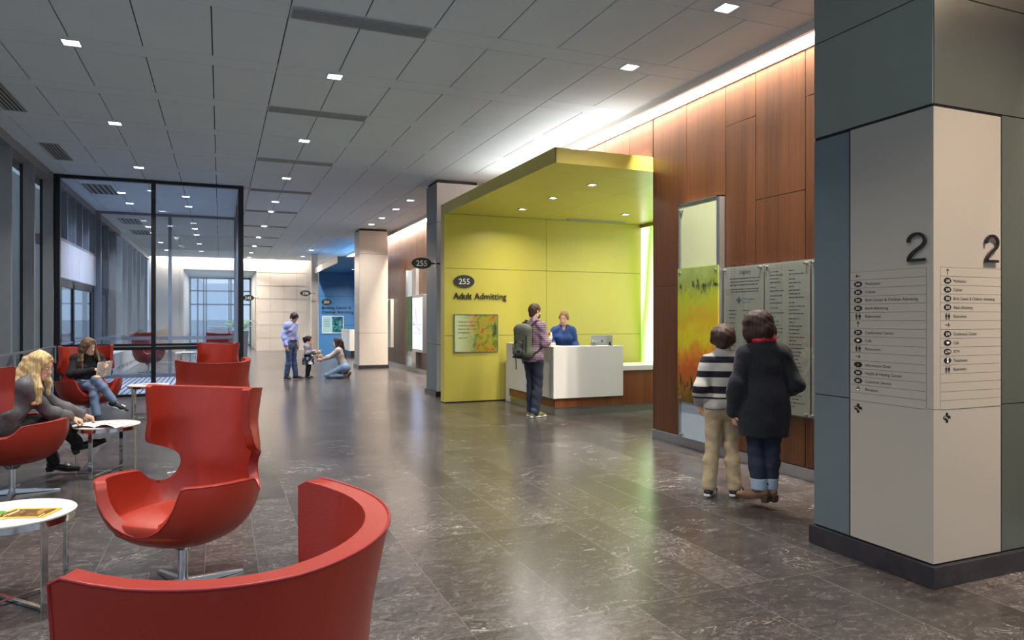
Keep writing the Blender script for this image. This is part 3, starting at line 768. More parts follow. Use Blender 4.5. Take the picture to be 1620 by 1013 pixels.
for rows, M, xi, xt in ((rowsL, ML, -3.344, -3.291), (rowsR, MR, 3.919, 3.968)):
    out = lambda q: Matrix.Translation((-q, 0, 0) if M is ML else (0, -q, 0)) @ M
    Mo, Mt, Me = out(.0006), out(.0018), out(.0006)
    def poly(mb, pts, MM, x, z): mb._q([MM @ Vector((x + a, 0, z + b_)) for a, b_ in pts], [tuple(range(len(pts)))])
    for k, (icn, st) in enumerate(rows):
        z = 1.829 - .0518 * k; par = None
        if icn in '<>^':
            mb = MB(); arrow(mb, Mo, xi, z, {'<': PI, '>': 0, '^': PI / 2}[icn]); mb.build('arrow', BLACK, d)
        elif icn == 'R':
            mb = MB(); fig_icon(mb, Mo, xi, z); mb.build('restroom_symbol', BLACK, d)
        elif icn == 'E':
            mb = MB(); poly(mb, ((-.012, .006), (.012, .006), (.012, -.016), (-.012, -.016)), Mo, xi, z); poly(mb, ((-.008, .012), (0, .02), (.008, .012)), Mo, xi, z)
            e = mb.build('elevator_symbol', BLACK, d); mb = MB(); poly(mb, ((-.009, -.002), (.009, -.002), (.009, -.0125), (-.009, -.0125)), Mt, xi, z); mb.build('car_outline', LETW, e)
        else:
            mb = MB(); ellipse_prism(mb, xi, z - .001, .032, .0185, 0, .001, M, 24); e = mb.build('number_oval', BLACK, d); mb = MB()
            if icn == 'C': poly(mb, ((-.010, .006), (.009, .006), (.009, .004), (.015, .003), (.013, -.003), (.008, -.004), (.007, -.007), (-.008, -.007)), Mt, xi, z); nm = 'cup_symbol'
            elif icn == 'T': poly(mb, ((-.008, .014), (.008, .014), (.008, .008), (.003, .007), (.009, -.013), (-.009, -.013), (-.003, .007), (-.008, .008)), Mt, xi, z); nm = 'telephone_symbol'
            else: mb = text_mesh([(icn, xi, z - .0085, .022, 'CENTER')], Mt, 0); nm = 'oval_number'
            mb.build(nm, LETW, e)
        if st: text_mesh([(st, xt, z - .0095, .0262 if M is ML else .0258, 'LEFT')], Me, 0).build('entry_text', BLACK, d)
    ic, lw = MB(), MB(); cross_logo(ic, lw, out(-.0026), -3.346 if M is ML else 3.918, .976)
    ic = ic.build('logo_cross', BLACK, d); lw.build('logo_wave', STRIP_P, ic)

# ------------------------------------------------------------------ donor wall panels on the wood wall
def standoffs(par, M, pts, r=.013):
    for x, z in pts:
        MB().tube([(x, .054 if par.name.startswith('donor') else .08, z), (x, -.016, z)], r, 12).xf(M).build('standoff_pin', BRUSH, par, smooth=True)
MW = Matrix.Translation((XW - .035, 0, 0)) @ M_XNEG
art = thing('art_panel', 'tall narrow glass panel with yellow green and orange abstract picture left of the boy', 'art panel', (XW, 6.73, 0))
A0, A1 = -.38, .375     # local y range
MB().box(-.075, -.002, .355, .38, .12, 2.93).box(-.075, -.002, -.38, -.33, .12, 2.93).box(-.075, -.002, -.38, .38, 2.915, 2.93).build('frame', BRUSH, art)
MB().box(-.05, -.03, -.33, .355, 2.14, 2.915).build('upper_glass', FROST_Y, art)
MB().box(-.05, -.03, -.33, .355, .12, .56).build('lower_glass', FROST_B, art)
ART, nt, b = new_mat('abstract_green_orange'); MATS['abstract_green_orange'] = ART
tc = N(nt, 'ShaderNodeTexCoord'); sp = N(nt, 'ShaderNodeSeparateXYZ'); nt.links.new(tc.outputs['Object'], sp.inputs[0])
f = noise(nt, objco(nt, (1, 1, .55)), 4.5, 7, .62, .8)
h_ = mth(nt, 'ADD', mth(nt, 'MULTIPLY_ADD', sp.outputs[2], .625, -.344), mth(nt, 'MULTIPLY_ADD', f, .5, -.25))
c = ramp(nt, h_, [(0, rgb(80, 66, 24)), (.12, rgb(132, 88, 28)), (.24, rgb(164, 78, 28)), (.36, rgb(184, 116, 32)), (.5, rgb(186, 174, 34)), (.62, rgb(184, 150, 34)), (.76, rgb(166, 170, 40)), (.9, rgb(132, 146, 58)), (1, rgb(144, 160, 80))])
g_ = noise(nt, objco(nt, (1, 1.2, .5), loc=(3, 5, 7)), 9, 8, .75, 1.0)
e1 = mth(nt, 'MAXIMUM', mth(nt, 'SUBTRACT', 1, mth(nt, 'MULTIPLY', mth(nt, 'ABSOLUTE', mth(nt, 'SUBTRACT', sp.outputs[2], 1.93)), 5)), mth(nt, 'SUBTRACT', 1, mth(nt, 'MULTIPLY', mth(nt, 'ABSOLUTE', mth(nt, 'SUBTRACT', sp.outputs[2], .78)), 4)))
k_ = ramp(nt, mth(nt, 'ADD', g_, mth(nt, 'MULTIPLY_ADD', e1, .22, -.22)), [(.45, (0, 0, 0, 1)), (.55, (1, 1, 1, 1))])
c = mixc(nt, k_, c, rgb(38, 40, 20)); nt.links.new(c, b.inputs['Base Color']); b.inputs['Roughness'].default_value = .15
MB().box(-.085, -.06, -.37, .378, .555, 2.15).build('picture', ART, art)
standoffs(art, Matrix.Translation((-.085, 0, 0)) @ M_XNEG, [(-.33, 2.1), (.33, 2.1), (-.33, .6), (.33, .6), (-.33, 2.85), (-.33, .16)], .014)
def donor(name, label, y0, y1, pins):
    t = thing(name, label, 'donor panel', (XW, (y0 + y1) / 2, 0), 0, 'glass donor panels')
    w = (y1 - y0) / 2
    MB().box(-.03, -.012, -w + .004, w - .004, .61, 2.115).build('white_board', FROST, t)
    MB().box(-.055, -.045, -w, w, .59, 2.135).build('cover_glass', GLASS_C, t)
    standoffs(t, Matrix.Translation((-.055, 0, 0)) @ M_XNEG, pins)
    return t
MDl = Matrix.Translation((-.0312, 0, 0)) @ M_XNEG
def word_lines(mb, M, x0, x1, z, h, seed):
    r = random.Random(seed); x = x0
    while x < x1 - .008:
        w = min(r.uniform(.018, .05), x1 - x)
        mb._q([M @ Vector((x + a, 0, z + b_)) for a, b_ in ((0, 0), (w, 0), (w, h), (0, h))], [(0, 1, 2, 3)])
        x += w + .008
dp = donor('donor_panel', 'white donor board headed Legacy behind clear glass in front of the boy', 5.71, 6.335, [(-.28, 2.085), (.28, 2.085), (-.28, .635), (.28, .635)])
yc_ = (5.71 + 6.335) / 2
t_ = text_mesh([('Legacy', -6.07 + yc_, 2.032, .062, 'LEFT')], MDl, 0); t_.build('heading', BLACK, dp)
mb = MB()
for i, (z, a, b_) in enumerate([(1.977, -6.23, -5.76), (1.943, -6.225, -5.775), (1.908, -6.23, -5.78), (1.862, -6.21, -5.775), (1.835, -6.205, -5.785)]):
    word_lines(mb, MDl, a + yc_, b_ + yc_, z, .011, i)
for c, x0 in enumerate((-6.244, -6.01)):
    z = 1.634
    for k in range(18):
        word_lines(mb, MDl, x0 + yc_, x0 + yc_ + random.uniform(.09, .16), z, .01, k + 40 * c); z -= random.choice([.04, .04, .055])
mb.build('small_print', GREYT, dp)
lg = MB(); lx = MB(); cross_logo(lg, lx, MDl, -6.085 + yc_, 1.75, .04)
lg.build('logo', mat('logo_teal', rgb(20, 110, 112), .5), dp); lx.build('logo_wave', mat('logo_red', rgb(150, 50, 50), .5), dp)
text_mesh([('CPMC Foundation', -6.035 + yc_, 1.752, .026, 'LEFT')], MDl, 0).build('foundation_name', GREYT, dp)
text_mesh([('Sutter Health', -6.035 + yc_, 1.718, .026, 'LEFT')], MDl, 0).build('hospital_name', MATS['logo_teal'], dp)
dp2 = donor('donor_panel', 'white donor board with two columns of names beyond the woman in the dark coat', 5.09, 5.695, [(-.265, 2.083), (.265, 2.083), (-.265, .635), (.265, .635)])
yc2 = (5.09 + 5.695) / 2; mb = MB()
for c, x0 in enumerate((-5.617, -5.36)):
    z = 2.02
    for k in range(36):
        word_lines(mb, MDl, x0 + yc2, x0 + yc2 + random.uniform(.07, .21), z, .01, 100 + k + 40 * c); z -= random.choice([.036, .036, .036, .05])
        if z < .66: break
mb.build('small_print', GREYT, dp2)
donor('donor_panel', 'sliver of a third donor board cut off by the steel column', 4.47, 5.075, [(-.27, 2.083), (.27, 2.083), (-.27, .635), (.27, .635)])

# far pieces on the wood wall between the columns
fa = thing('art_panel', 'tall panel with dark green picture beside the lit screen on the far wood wall', 'art panel', (XW, 20.25, 0))
MB().box(-.09, -.002, -.40, -.36, .12, 2.97).box(-.09, -.002, .33, .36, .12, 2.97).build('frame', BRUSH, fa)
MB().box(-.05, -.03, -.36, .33, 2.18, 2.95).build('upper_glass', FROST_B, fa); MB().box(-.05, -.03, -.36, .33, .12, .6).build('lower_glass', FROST_B, fa)
GRN = abstract_mat('abstract_dark_green', [(.3, rgb(14, 48, 12)), (.6, rgb(36, 88, 22)), (.8, rgb(66, 116, 42))], 3, rgb(12, 28, 10), rough=.45)
MB().box(-.10, -.07, -.36, .36, .6, 2.18).build('picture', GRN, fa)
B('return_panel', BRUSH, fa, -.09, 0, -.8, -.40, .12, 2.97)
scn = thing('wall_screen', 'lit blue white wall screen with a purple curve next to the green picture', 'screen', (XW, 19.1, 0))
MB().box(-.12, -.002, -.5, .62, .6, 2.2).build('housing', BRUSH, scn, bevel=.004)
MB().box(-.127, -.12, -.45, .57, .68, 2.12).build('display', emis('screen_glow', (.55, .68, 1, 1), .85), scn)
PUR = emis('purple_line', (.30, .18, .85, 1), .8)
MB().tube([(-.131, .22, 1.85), (-.131, .18, 1.65), (-.131, .10, 1.45), (-.131, -.05, 1.3), (-.131, -.3, 1.22)], [.012, .02, .026, .026, .02], 6).build('curve', PUR, scn)
MB().box(-.13, -.127, -.45, .57, 1.36, 1.368).box(-.13, -.127, .3, .36, 1.12, 1.14).box(-.13, -.127, .1, .16, 1.12, 1.14).box(-.13, -.127, -.2, -.12, 1.12, 1.14).box(-.13, -.127, .38, .44, 1.36, 1.42).build('chart_marks', mat('chart_grey', rgb(70, 70, 110), .6), scn)
tag(B('notice_board', mat('pale_board', rgb(214, 210, 204), .5), None, XW - .1, XW - .001, 22.6, 23.45, .6, 2.16, .004), 'white upright board on the wood wall beside the far stone column', 'notice board')

# ------------------------------------------------------------------ yellow niche: signs, picture, window, desk
YW = YB - .15
MY = Matrix.Translation((0, YW - .012, 0))
s = thing('oval_sign', 'dark oval 255 sign on the yellow wall', 'sign', (0, 0, 0), 0)
s.location = (4.155, YW, 2.232)
Ml = Matrix.Identity(4)
o = MB(); ellipse_prism(o, 0, 0, .20, .118, -.024, -.002, Ml, 40); o.build('plate', OVALM, s, bevel=.003)
text_mesh([('255', 0, -.052, .148, 'CENTER')], Matrix.Translation((0, -.026, 0)), .001).build('number', LETW, s)
t_ = text_mesh([('Adult Admitting', 0, 0, .168, 'LEFT')], ID, .010)
xm = max(p[0] for p in t_.v); t_.v = [(p[0] / xm * 1.045, p[1], p[2]) for p in t_.v]
o = t_.build('wall_lettering', BLACK, None); o.location = (3.95, YW - .012, 1.905); tag(o, 'dark raised letters Adult Admitting on the yellow wall', 'lettering')
pc = thing('wall_picture', 'framed orange and green abstract picture with a quotation on the yellow wall', 'picture', (4.392, YW, 1.277))
MB().box(-.433, .433, -.03, -.002, -.352, -.34).box(-.433, .433, -.03, -.002, .34, .352).box(-.433, -.421, -.03, -.002, -.34, .34).box(.421, .433, -.03, -.002, -.34, .34).build('frame', BRUSH, pc)
m, nt, b = new_mat('abstract_orange_patch'); MATS['abstract_orange_patch'] = m
v = objco(nt); f = noise(nt, v, 4.2, 7, .7, .6)
tc = N(nt, 'ShaderNodeTexCoord'); sp = N(nt, 'ShaderNodeSeparateXYZ'); nt.links.new(tc.outputs['Object'], sp.inputs[0])
gx = mth(nt, 'MULTIPLY_ADD', sp.outputs[0], 2.6, .95, clamp=True)
c = ramp(nt, f, [(.30, rgb(66, 20, 14)), (.40, rgb(160, 72, 26)), (.47, rgb(156, 136, 28)), (.56, rgb(104, 120, 30)), (.65, rgb(36, 46, 20))])
c = mixc(nt, gx, rgb(186, 196, 150), c); nt.links.new(c, b.inputs['Base Color']); b.inputs['Roughness'].default_value = .4
MB().box(-.42, .42, -.02, -.003, -.34, .34).build('print', m, pc)
text_mesh([('Wherever the art of', -.36, .19, .048, 'LEFT'), ('medicine is loved,', -.36, .125, .048, 'LEFT'), ('there is also a love', -.36, .06, .048, 'LEFT'), ('of humanity.', -.36, -.005, .048, 'LEFT'), ('Hippocrates', -.355, -.10, .036, 'LEFT')], Matrix.Translation((0, -.0215, 0)), 0).build('quotation', BLACK, pc)
def flag_sign(num, x, y, z, lab, sc=1.0, arm=.17):
    t = thing('blade_sign', lab, 'sign', (x, y, z))
    o = MB(); ellipse_prism(o, 0, 0, .19 * sc, .105 * sc, -.012, .012, ID, 40); o.build('plate', OVALM, t, bevel=.002)
    text_mesh([(num, 0, -.05 * sc, .145 * sc, 'CENTER')], Matrix.Translation((0, -.014, 0)), .001).build('number', LETW, t)
    MB().tube([(.185 * sc, 0, 0), (arm + .185 * sc, 0, 0)], .013, 10).build('arm', DARKM, t, smooth=True)
    MB().tube([(arm * .4 + .185 * sc, 0, 0), (arm * .4 + .185 * sc + .012, 0, 0)], .08, 20).build('mounting_disc', BRUSH, t, smooth=True)
flag_sign('255', 3.425, 12.62, 2.565, 'black oval blade sign 255 sticking out from the steel column beside the yellow niche')
flag_sign('250', 3.33, 30.9, 2.6, 'small far oval blade sign 250 beside the blue wall', 1.15)
flag_sign('245', 1.15, 33.6, 2.45, 'small far oval blade sign 245 at the bright corridor opening', 1.3, .2)
# luminous leaf picture window
lw_ = thing('light_window', 'tall glowing white wall panel with green leaf blades inside the yellow niche', 'light panel', (8.0, 10.1, 0))
m, nt, b = new_mat('glowing_leaf_print'); MATS['leaf'] = m
tc = N(nt, 'ShaderNodeTexCoord'); sp = N(nt, 'ShaderNodeSeparateXYZ'); nt.links.new(tc.outputs['Object'], sp.inputs[0])
u = mth(nt, 'ADD', mth(nt, 'MULTIPLY', sp.outputs[1], .9), mth(nt, 'MULTIPLY', mth(nt, 'POWER', sp.outputs[2], 1.6), .05))
f = noise(nt, objco(nt, (1, .5, .25)), 1.5, 3, .5)
w = mth(nt, 'FRACT', mth(nt, 'ADD', u, mth(nt, 'MULTIPLY_ADD', f, .25, .3)))
c = ramp(nt, w, [(0, (.92, 1, .88, 1)), (.28, (.85, 1, .74, 1)), (.40, (.40, .82, .18, 1)), (.5, (.2, .6, .08, 1)), (.60, (.66, .95, .42, 1)), (.76, (.94, .95, 1, 1))])
nt.links.new(c, b.inputs['Emission Color']); b.inputs['Emission Strength'].default_value = 2.0; nt.links.new(c, b.inputs['Base Color'])
MB().box(-.012, -.002, -2.3, 2.38, .62, 3.40).build('glowing_print', m, lw_)
MB().box(-.03, 0, 2.36, 2.40, .60, 3.42).box(-.03, 0, -2.34, -2.3, .60, 3.42).box(-.03, 0, -2.34, 2.4, .6, .62).box(-.03, 0, -2.34, 2.4, 3.4, 3.42).build('frame', YEL, lw_)

dk = thing('reception_desk', 'white quartz reception desk with wood skirt inside the yellow niche', 'desk', (4.87, 10.04, 0))
W, Dp = 1.277, 1.99
MB().box(0, W, 0, .04, .275, 1.10).box(0, .04, .04, Dp, .275, 1.10).box(W - .04, W, .04, .32, .275, 1.10).build('white_front', QUARTZ, dk, bevel=.003)
MB().box(.04, W - .04, .04, .34, 1.06, 1.10).box(.04, .34, .34, Dp, 1.06, 1.10).build('transaction_top', QUARTZ, dk)
MB().box(.02, W, .35, .95, .70, .735).build('work_top', QUARTZ, dk)
MB().box(.05, W + .0, .05, .07, .125, .275).box(.05, .07, .07, Dp - .02, .125, .275).build('wood_skirt', WOOD_H, dk)
MB().box(.06, W, .07, .09, 0, .125).box(.07, .09, .09, Dp - .03, 0, .125).build('toe_kick', BRUSH, dk)
lc = thing('side_counter', 'low white topped wood counter to the right of the reception desk', 'counter', (4.87 + W, 10.04, 0))
MB().box(.002, 1.84, .02, .75, .685, .765).build('counter_top', QUARTZ, lc, bevel=.003)
MB().box(.002, 1.84, .05, .07, .125, .685).build('wood_front', WOOD_H, lc)
MB().box(.002, 1.84, .07, .09, 0, .125).build('toe_kick', BRUSH, lc)
bc = thing('back_counter', 'low pale counter end at the yellow wall behind the reception desk', 'counter', (4.87, 12.04, 0))
MB().box(.10, 1.5, 0, .29, .71, .75).build('counter_top', QUARTZ, bc); MB().box(.105, 1.48, .01, .285, 0.0, .71).build('body', QUARTZ, bc)
mo = thing('computer_monitor', 'slim silver desktop computer seen from the back behind the white desk', 'computer', (6.02, 10.52, .735), math.radians(-8))
k = MB().hexa([(-.20, .02, .2), (.20, .02, .2), (.20, .035, .2), (-.20, .035, .2), (-.195, -.01, .53), (.195, -.01, .53), (.195, .012, .53), (-.195, .012, .53)]); k.build('display_back', mat('silver_back', rgb(186, 190, 190), .3, .5), mo, bevel=.004)
MB().hexa([(-.09, -.10, .0), (.09, -.10, .0), (.09, .06, .0), (-.09, .06, .0), (-.05, -.01, .3), (.05, -.01, .3), (.05, .02, .3), (-.05, .02, .3)]).build('stand', BRUSH, mo)
MB().ell((0, .0, .43), (.018, .012, .022), 10, 8).build('emblem', mat('dark_emblem', rgb(60, 62, 64), .3), mo, smooth=True)
tp = thing('tape_dispenser', 'small metal tape dispenser on the white desk edge in front of the computer', 'tape dispenser', (5.68, 10.2, 1.10))
MB().prism([(-.05, 0), (.05, 0), (.05, .02), (.03, .06), (-.03, .06), (-.05, .03)], -.02, .02).build('body', BRUSH, tp, bevel=.004)
MB().tube([(-.005, -.015, .062), (-.005, .015, .062)], .026, 16).build('roll', mat('grey_roll', rgb(170, 172, 170), .4), tp, smooth=True)
wc = thing('card_holder', 'small dark card holder near the right end of the white desk', 'card holder', (6.0, 10.2, 1.10))
MB().prism([(-.03, 0), (.03, 0), (.03, .008), (.0, .008), (-.01, .055), (-.016, .055), (-.012, .008), (-.03, .008)], -.03, .03).build('stand', DARKM, wc); MB().box(-.012, .004, -.026, .026, .008, .05).build('cards', WHITE, wc)

# blue niche signs and desk
YWb = BYB - .004
s = thing('oval_sign', 'dark oval 250 sign on the far blue wall', 'sign', (4.16, YWb, 2.23))
o = MB(); ellipse_prism(o, 0, 0, .21, .125, -.02, 0, ID, 32); o.build('plate', OVALM, s)
text_mesh([('250', 0, -.055, .155, 'CENTER')], Matrix.Translation((0, -.022, 0)), .001).build('number', LETW, s)
o = text_mesh([('Birthing Center &', 0, .19, .17, 'LEFT'), ('Children Admitting', 0, 0, .17, 'LEFT')], ID, .008).build('wall_lettering', BLACK, None)
o.location = (3.96, YWb - .012, 1.75); tag(o, 'dark letters Birthing Center & Children Admitting on the blue wall', 'lettering')
pb = thing('wall_picture', 'teal and white framed picture on the far blue wall', 'picture', (4.42, YWb, 1.27))
MB().box(-.45, .45, -.03, 0, -.37, -.34).box(-.45, .45, -.03, 0, .34, .37).box(-.45, -.42, -.03, 0, -.34, .34).box(.42, .45, -.03, 0, -.34, .34).build('frame', WHITE, pb)
TEAL = abstract_mat('abstract_teal', [(.3, rgb(14, 40, 46)), (.5, rgb(40, 110, 120)), (.7, rgb(120, 170, 176))], 5, rgb(10, 26, 30))
MB().box(-.02, .42, -.02, -.003, -.34, .34).build('print', TEAL, pb); MB().box(-.42, -.02, -.02, -.003, -.34, .34).build('caption_panel', mat('pale_teal', rgb(150, 186, 190), .4), pb)
mb = MB()
for k in range(5): word_lines(mb, Matrix.Translation((0, -.022, 0)), -.38, -.12, .2 - .07 * k, .02, 400 + k)
mb.build('small_print', GREYT, pb)
db = thing('reception_desk', 'far white reception desk in front of the blue wall', 'desk', (4.62, 27.6, 0))
MB().box(0, 1.3, 0, .04, .275, 1.1).box(0, .04, .04, 2.0, .275, 1.1).box(.04, 1.3, .04, .35, 1.06, 1.1).build('white_front', QUARTZ, db); MB().box(.06, 1.3, .06, .08, 0, .275).box(.06, .08, .08, 1.98, 0, .275).build('dark_skirt', BASE, db)

# ------------------------------------------------------------------ armchairs
LEATHER = mat('red_leather', rgb(144, 39, 23), .38, spec=.42, var=.05, vscale=4, bumps=.10, bscale=240)
LEATHER_S = mat('red_leather_seat', rgb(154, 46, 27), .42, spec=.4, var=.04, vscale=4, bumps=.10, bscale=240)
PIPING = mat('dark_red_piping', rgb(140, 26, 24), .45)
ZB, ZW = .27, .64
def plan_r(th):
    c, s_ = abs(math.cos(th)), abs(math.sin(th)); b = .37 if math.cos(th) > 0 else .41; n = 2.45
    return 1 / ((c / b) ** n + (s_ / .425) ** n) ** (1 / n)
def t_of_z(z): return 1 + (z - ZW) if z > ZW else math.acos(max(-1, min(1, 1 - (z - ZB) / (ZW - ZB)))) / (PI / 2)
def shell_pt(th, t, inset=0.0):          # th 0 = back, pi = front; chair faces +y
    R = plan_r(th)
    if t <= 1:
        q = t * PI / 2; r = (R - inset) * math.sin(q) ** .62; z = ZB + inset + (ZW - ZB - inset) * (1 - math.cos(q))
    else:
        z = ZW + (t - 1); k = (z - ZW)
        lean = max(0, math.cos(th)) * .26
        r = R - inset + lean * k * k / (k + .16)
        return Vector((-r * math.sin(th) * (1 - .17 * min(1, k / .3) ** 1.5 if k < .3 else .83), -r * math.cos(th), z))
    return Vector((-r * math.sin(th), -r * math.cos(th), z))
# rim outline as (angle from the back in degrees, height)
HALF = [(0, 1.115), (25, 1.118), (45, 1.128), (60, 1.138), (73, 1.15), (76, 1.138), (75.5, 1.05), (74.5, .93), (73, .83), (71, .80), (65, .78), (56, .757), (48, .73), (43.5, .70), (42, .665), (42.5, .63), (45.5, .59), (51, .557), (58, .542), (65, .55), (71, .575), (75.5, .61), (79, .636), (84, .642), (97, .648), (112, .655), (128, .66), (138, .662), (141, .655), (143, .61), (146, .545), (150.5, .485), (157, .435), (166, .402), (174, .388), (180, .385)]
def rim_poly():
    pts = []
    hs = HALF + [(360 - a, z) for a, z in HALF[-2:0:-1]]
    for (a0, z0), (a1, z1) in zip(hs, hs[1:] + [(360, HALF[0][1])]):
        n = max(1, int(max(abs(a1 - a0) / 5, abs(z1 - z0) / .04)))
        for k in range(n):
            a = math.radians(a0 + (a1 - a0) * k / n); t = t_of_z(z0 + (z1 - z0) * k / n)
            pts.append((t * math.cos(a), t * math.sin(a)))
    return pts
def inside(p, poly):
    x, y = p; c = False; j = len(poly) - 1
    for i in range(len(poly)):
        if (poly[i][1] > y) != (poly[j][1] > y) and x < (poly[j][0] - poly[i][0]) * (y - poly[i][1]) / (poly[j][1] - poly[i][1]) + poly[i][0]: c = not c
        j = i
    return c
def shell_mesh():
    poly = rim_poly(); n = len(poly); vs = [Vector(p) for p in poly]; g = .045
    pa = np.array(poly)
    for i in range(-36, 37):
        for j in range(-36, 37):
            p = ((i + .5 * (j % 2)) * g, j * g * .87)
            if inside(p, poly) and np.min(np.hypot(pa[:, 0] - p[0], pa[:, 1] - p[1])) > g * .5: vs.append(Vector(p))
    r = delaunay_2d_cdt(vs, [(i, (i + 1) % n) for i in range(n)], [], 1, 1e-5)
    v2, faces = r[0], r[2]
    outer = []; inner = []
    TH = .055
    for p in v2:
        th = math.atan2(p.y, p.x); t = p.length
        outer.append(tuple(shell_pt(th, t))); inner.append(tuple(shell_pt(th, t, TH)))
    nn = len(v2); F = []; edges = {}
    for f in faces:
        cx_ = sum(v2[i].x for i in f) / 3; cy_ = sum(v2[i].y for i in f) / 3
        if not inside((cx_, cy_), poly): continue
        F.append(tuple(f)); F.append(tuple(i + nn for i in reversed(f)))
        for a, b_ in zip(f, list(f[1:]) + [f[0]]):
            edges[(a, b_)] = 1
    bnd = [(a, b_) for a, b_ in edges if (b_, a) not in edges]
    for a, b_ in bnd: F.append((b_, a, a + nn, b_ + nn))
    me = bpy.data.meshes.new('shell'); me.from_pydata(outer + inner, [], F); me.update()
    bm = bmesh.new(); bm.from_mesh(me); bmesh.ops.recalc_face_normals(bm, faces=bm.faces)
    bm.to_mesh(me); bm.free()
    me.polygons.foreach_set('use_smooth', [True] * len(me.polygons))
    me.set_sharp_from_angle(angle=math.radians(55)); me.materials.append(LEATHER)
    # piping follows the outer rim edge
    nxt = dict(bnd); loop = [bnd[0][0]]
    while True:
        k_ = nxt.get(loop[-1])
        if k_ is None or k_ == loop[0]: break
        loop.append(k_)
    pip = [Vector(outer[i]) for i in loop]
    return me, pip
def superpad(name, m, parent, a, b_, z0, z1, cy=0, n=48, rings=8):
    mb = MB(); prof = []
    for i in range(rings + 1):
        w = -PI / 2 + PI * i / rings; prof.append((.985 + .03 * math.cos(w) if i not in (0,) else .96, z0 + (z1 - z0) * .5 * (1 + math.sin(w)) * .7))
    vs = []; fs = []
    prof += [(.8, z0 + (z1 - z0) * .85), (.5, z0 + (z1 - z0) * .97), (.02, z1)]
    for r, z in prof:
        for k in range(n):
            w = 2 * PI * k / n; c, s_ = math.cos(w), math.sin(w); e = 2 / 2.8
            vs.append((a * r * math.copysign(abs(c) ** e, c), cy + b_ * r * math.copysign(abs(s_) ** e, s_), z))
    for i in range(len(prof) - 1):
        for k in range(n): fs.append((i * n + k, i * n + (k + 1) % n, (i + 1) * n + (k + 1) % n, (i + 1) * n + k))
    fs.append(tuple(range(n - 1, -1, -1))); fs.append(tuple((len(prof) - 1) * n + k for k in range(n)))
    mb._q(vs, fs); return mb.build(name, m, parent, smooth=True, auto=60)
def make_chair(label, loc, rz):
    t = thing('swivel_armchair', label, 'armchair', loc, rz, 'red leather swivel armchairs')
    me, pip = shell_mesh()
    sh = bpy.data.objects.new('shell', me); COL.objects.link(sh); sh.parent = t
    bv = sh.modifiers.new('bevel', 'BEVEL'); bv.width = .009; bv.segments = 3; bv.limit_method = 'ANGLE'; bv.angle_limit = math.radians(55)
    MB().tube(pip + [pip[0]], .0035, 6, cap=False).build('piping', PIPING, sh, smooth=True, auto=80)
    superpad('seat_cushion', LEATHER_S, t, .285, .30, .365, .475, .035)
    MB().lathe([(.045, .225), (.075, .255), (.10, .28)], n=24).tube([(0, 0, .012), (0, 0, .24)], .027, 20).build('post', CHROME, t, smooth=True)
    for k in range(4):
        a = PI / 4 + k * PI / 2 + .3; M = Matrix.Rotation(a, 4, 'Z')
        MB().hexa([(.02, -.028, .006), (.36, -.014, 0), (.36, .014, 0), (.02, .028, .006), (.02, -.02, .05), (.36, -.011, .012), (.36, .011, .012), (.02, .02, .05)]).xf(M).build('base_blade', BRUSH, t, bevel=.002)
    return t
def face(x, y): return math.atan2(y, x) - PI / 2
chA = make_chair('empty red leather swivel armchair in the foreground facing the camera beside the white table', (-.20, 4.50, 0), face(-.616, -.788))
for lab, loc, f in [
    ('red armchair at the bottom edge seen from behind and cut off by the photo', (-.10, 1.66, 0), (-.766, .643)),
    ('empty red armchair with its curved back to the camera, just behind the foreground chair', (-.13, 7.82, 0), (-.45, .88)),
    ('farthest empty red armchair in front of the glass vestibule, facing the camera', (-.13, 12.58, 0), (-.59, -.81)),
    ('red armchair occupied by the teenage girl in a black top', (-1.80, 12.05, 0), (.41, -.91)),
    ('red armchair at the left edge occupied by the blond woman', (-1.70, 7.45, 0), (.84, .54)),
    ('red armchair dimly visible through the glass vestibule, the left one', (-1.9, 22.5, 0), (.7, .5)),
    ('red armchair dimly visible through the glass vestibule, the right one', (-.1, 21.75, 0), (-.5, .85))]:
    dup(chA, loc, face(*f), lab)

# ------------------------------------------------------------------ side tables
TT = mat('white_laminate', rgb(212, 207, 198), .28, spec=.45, var=.01)
def make_table(label, loc, rz):
    t = thing('side_table', label, 'side table', loc, rz, 'round chrome side tables')
    MB().lathe([(.296, .478), (.303, .480), (.305, .484), (.305, .489), (.302, .492)], n=56).build('table_top', TT, t, smooth=True, auto=30)
    r = MB(); n = 56; vs = []
    for rad, z in ((.300, .445), (.300, .478), (.292, .478), (.292, .445)):
        vs += [(rad * math.cos(2 * PI * k / n), rad * math.sin(2 * PI * k / n), z) for k in range(n)]
    r._q(vs, [(i * n + k, i * n + (k + 1) % n, ((i + 1) % 4) * n + (k + 1) % n, ((i + 1) % 4) * n + k) for i in range(4) for k in range(n)])
    r.build('rim_ring', CHROME, t, smooth=True, auto=40)
    for k in range(4):
        MB().box(.286, .296, -.019, .019, 0, .45).xf(Matrix.Rotation(k * PI / 2, 4, 'Z')).build('leg', CHROME, t, bevel=.0015, seg=1)
    MB().box(-.29, .29, -.012, .012, .006, .024).build('cross_bar', CHROME, t, bevel=.002); MB().box(-.012, .012, -.29, .29, .006, .0235).build('cross_bar', CHROME, t, bevel=.002)
    return t
t1 = make_table('round white side table in the left foreground with two magazines', (-1.055, 4.62, 0), .72)
for lab, loc, rz in [('round white side table with chrome legs beside the blond woman', (-1.056, 8.09, 0), -.35),
                     ('round white side table beside the teenage girl, with one pink magazine', (-1.06, 12.61, 0), .8),
                     ('round side table seen through the vestibule glass', (-1.0, 24.2, 0), .5)]:
    dup(t1, loc, rz, lab)

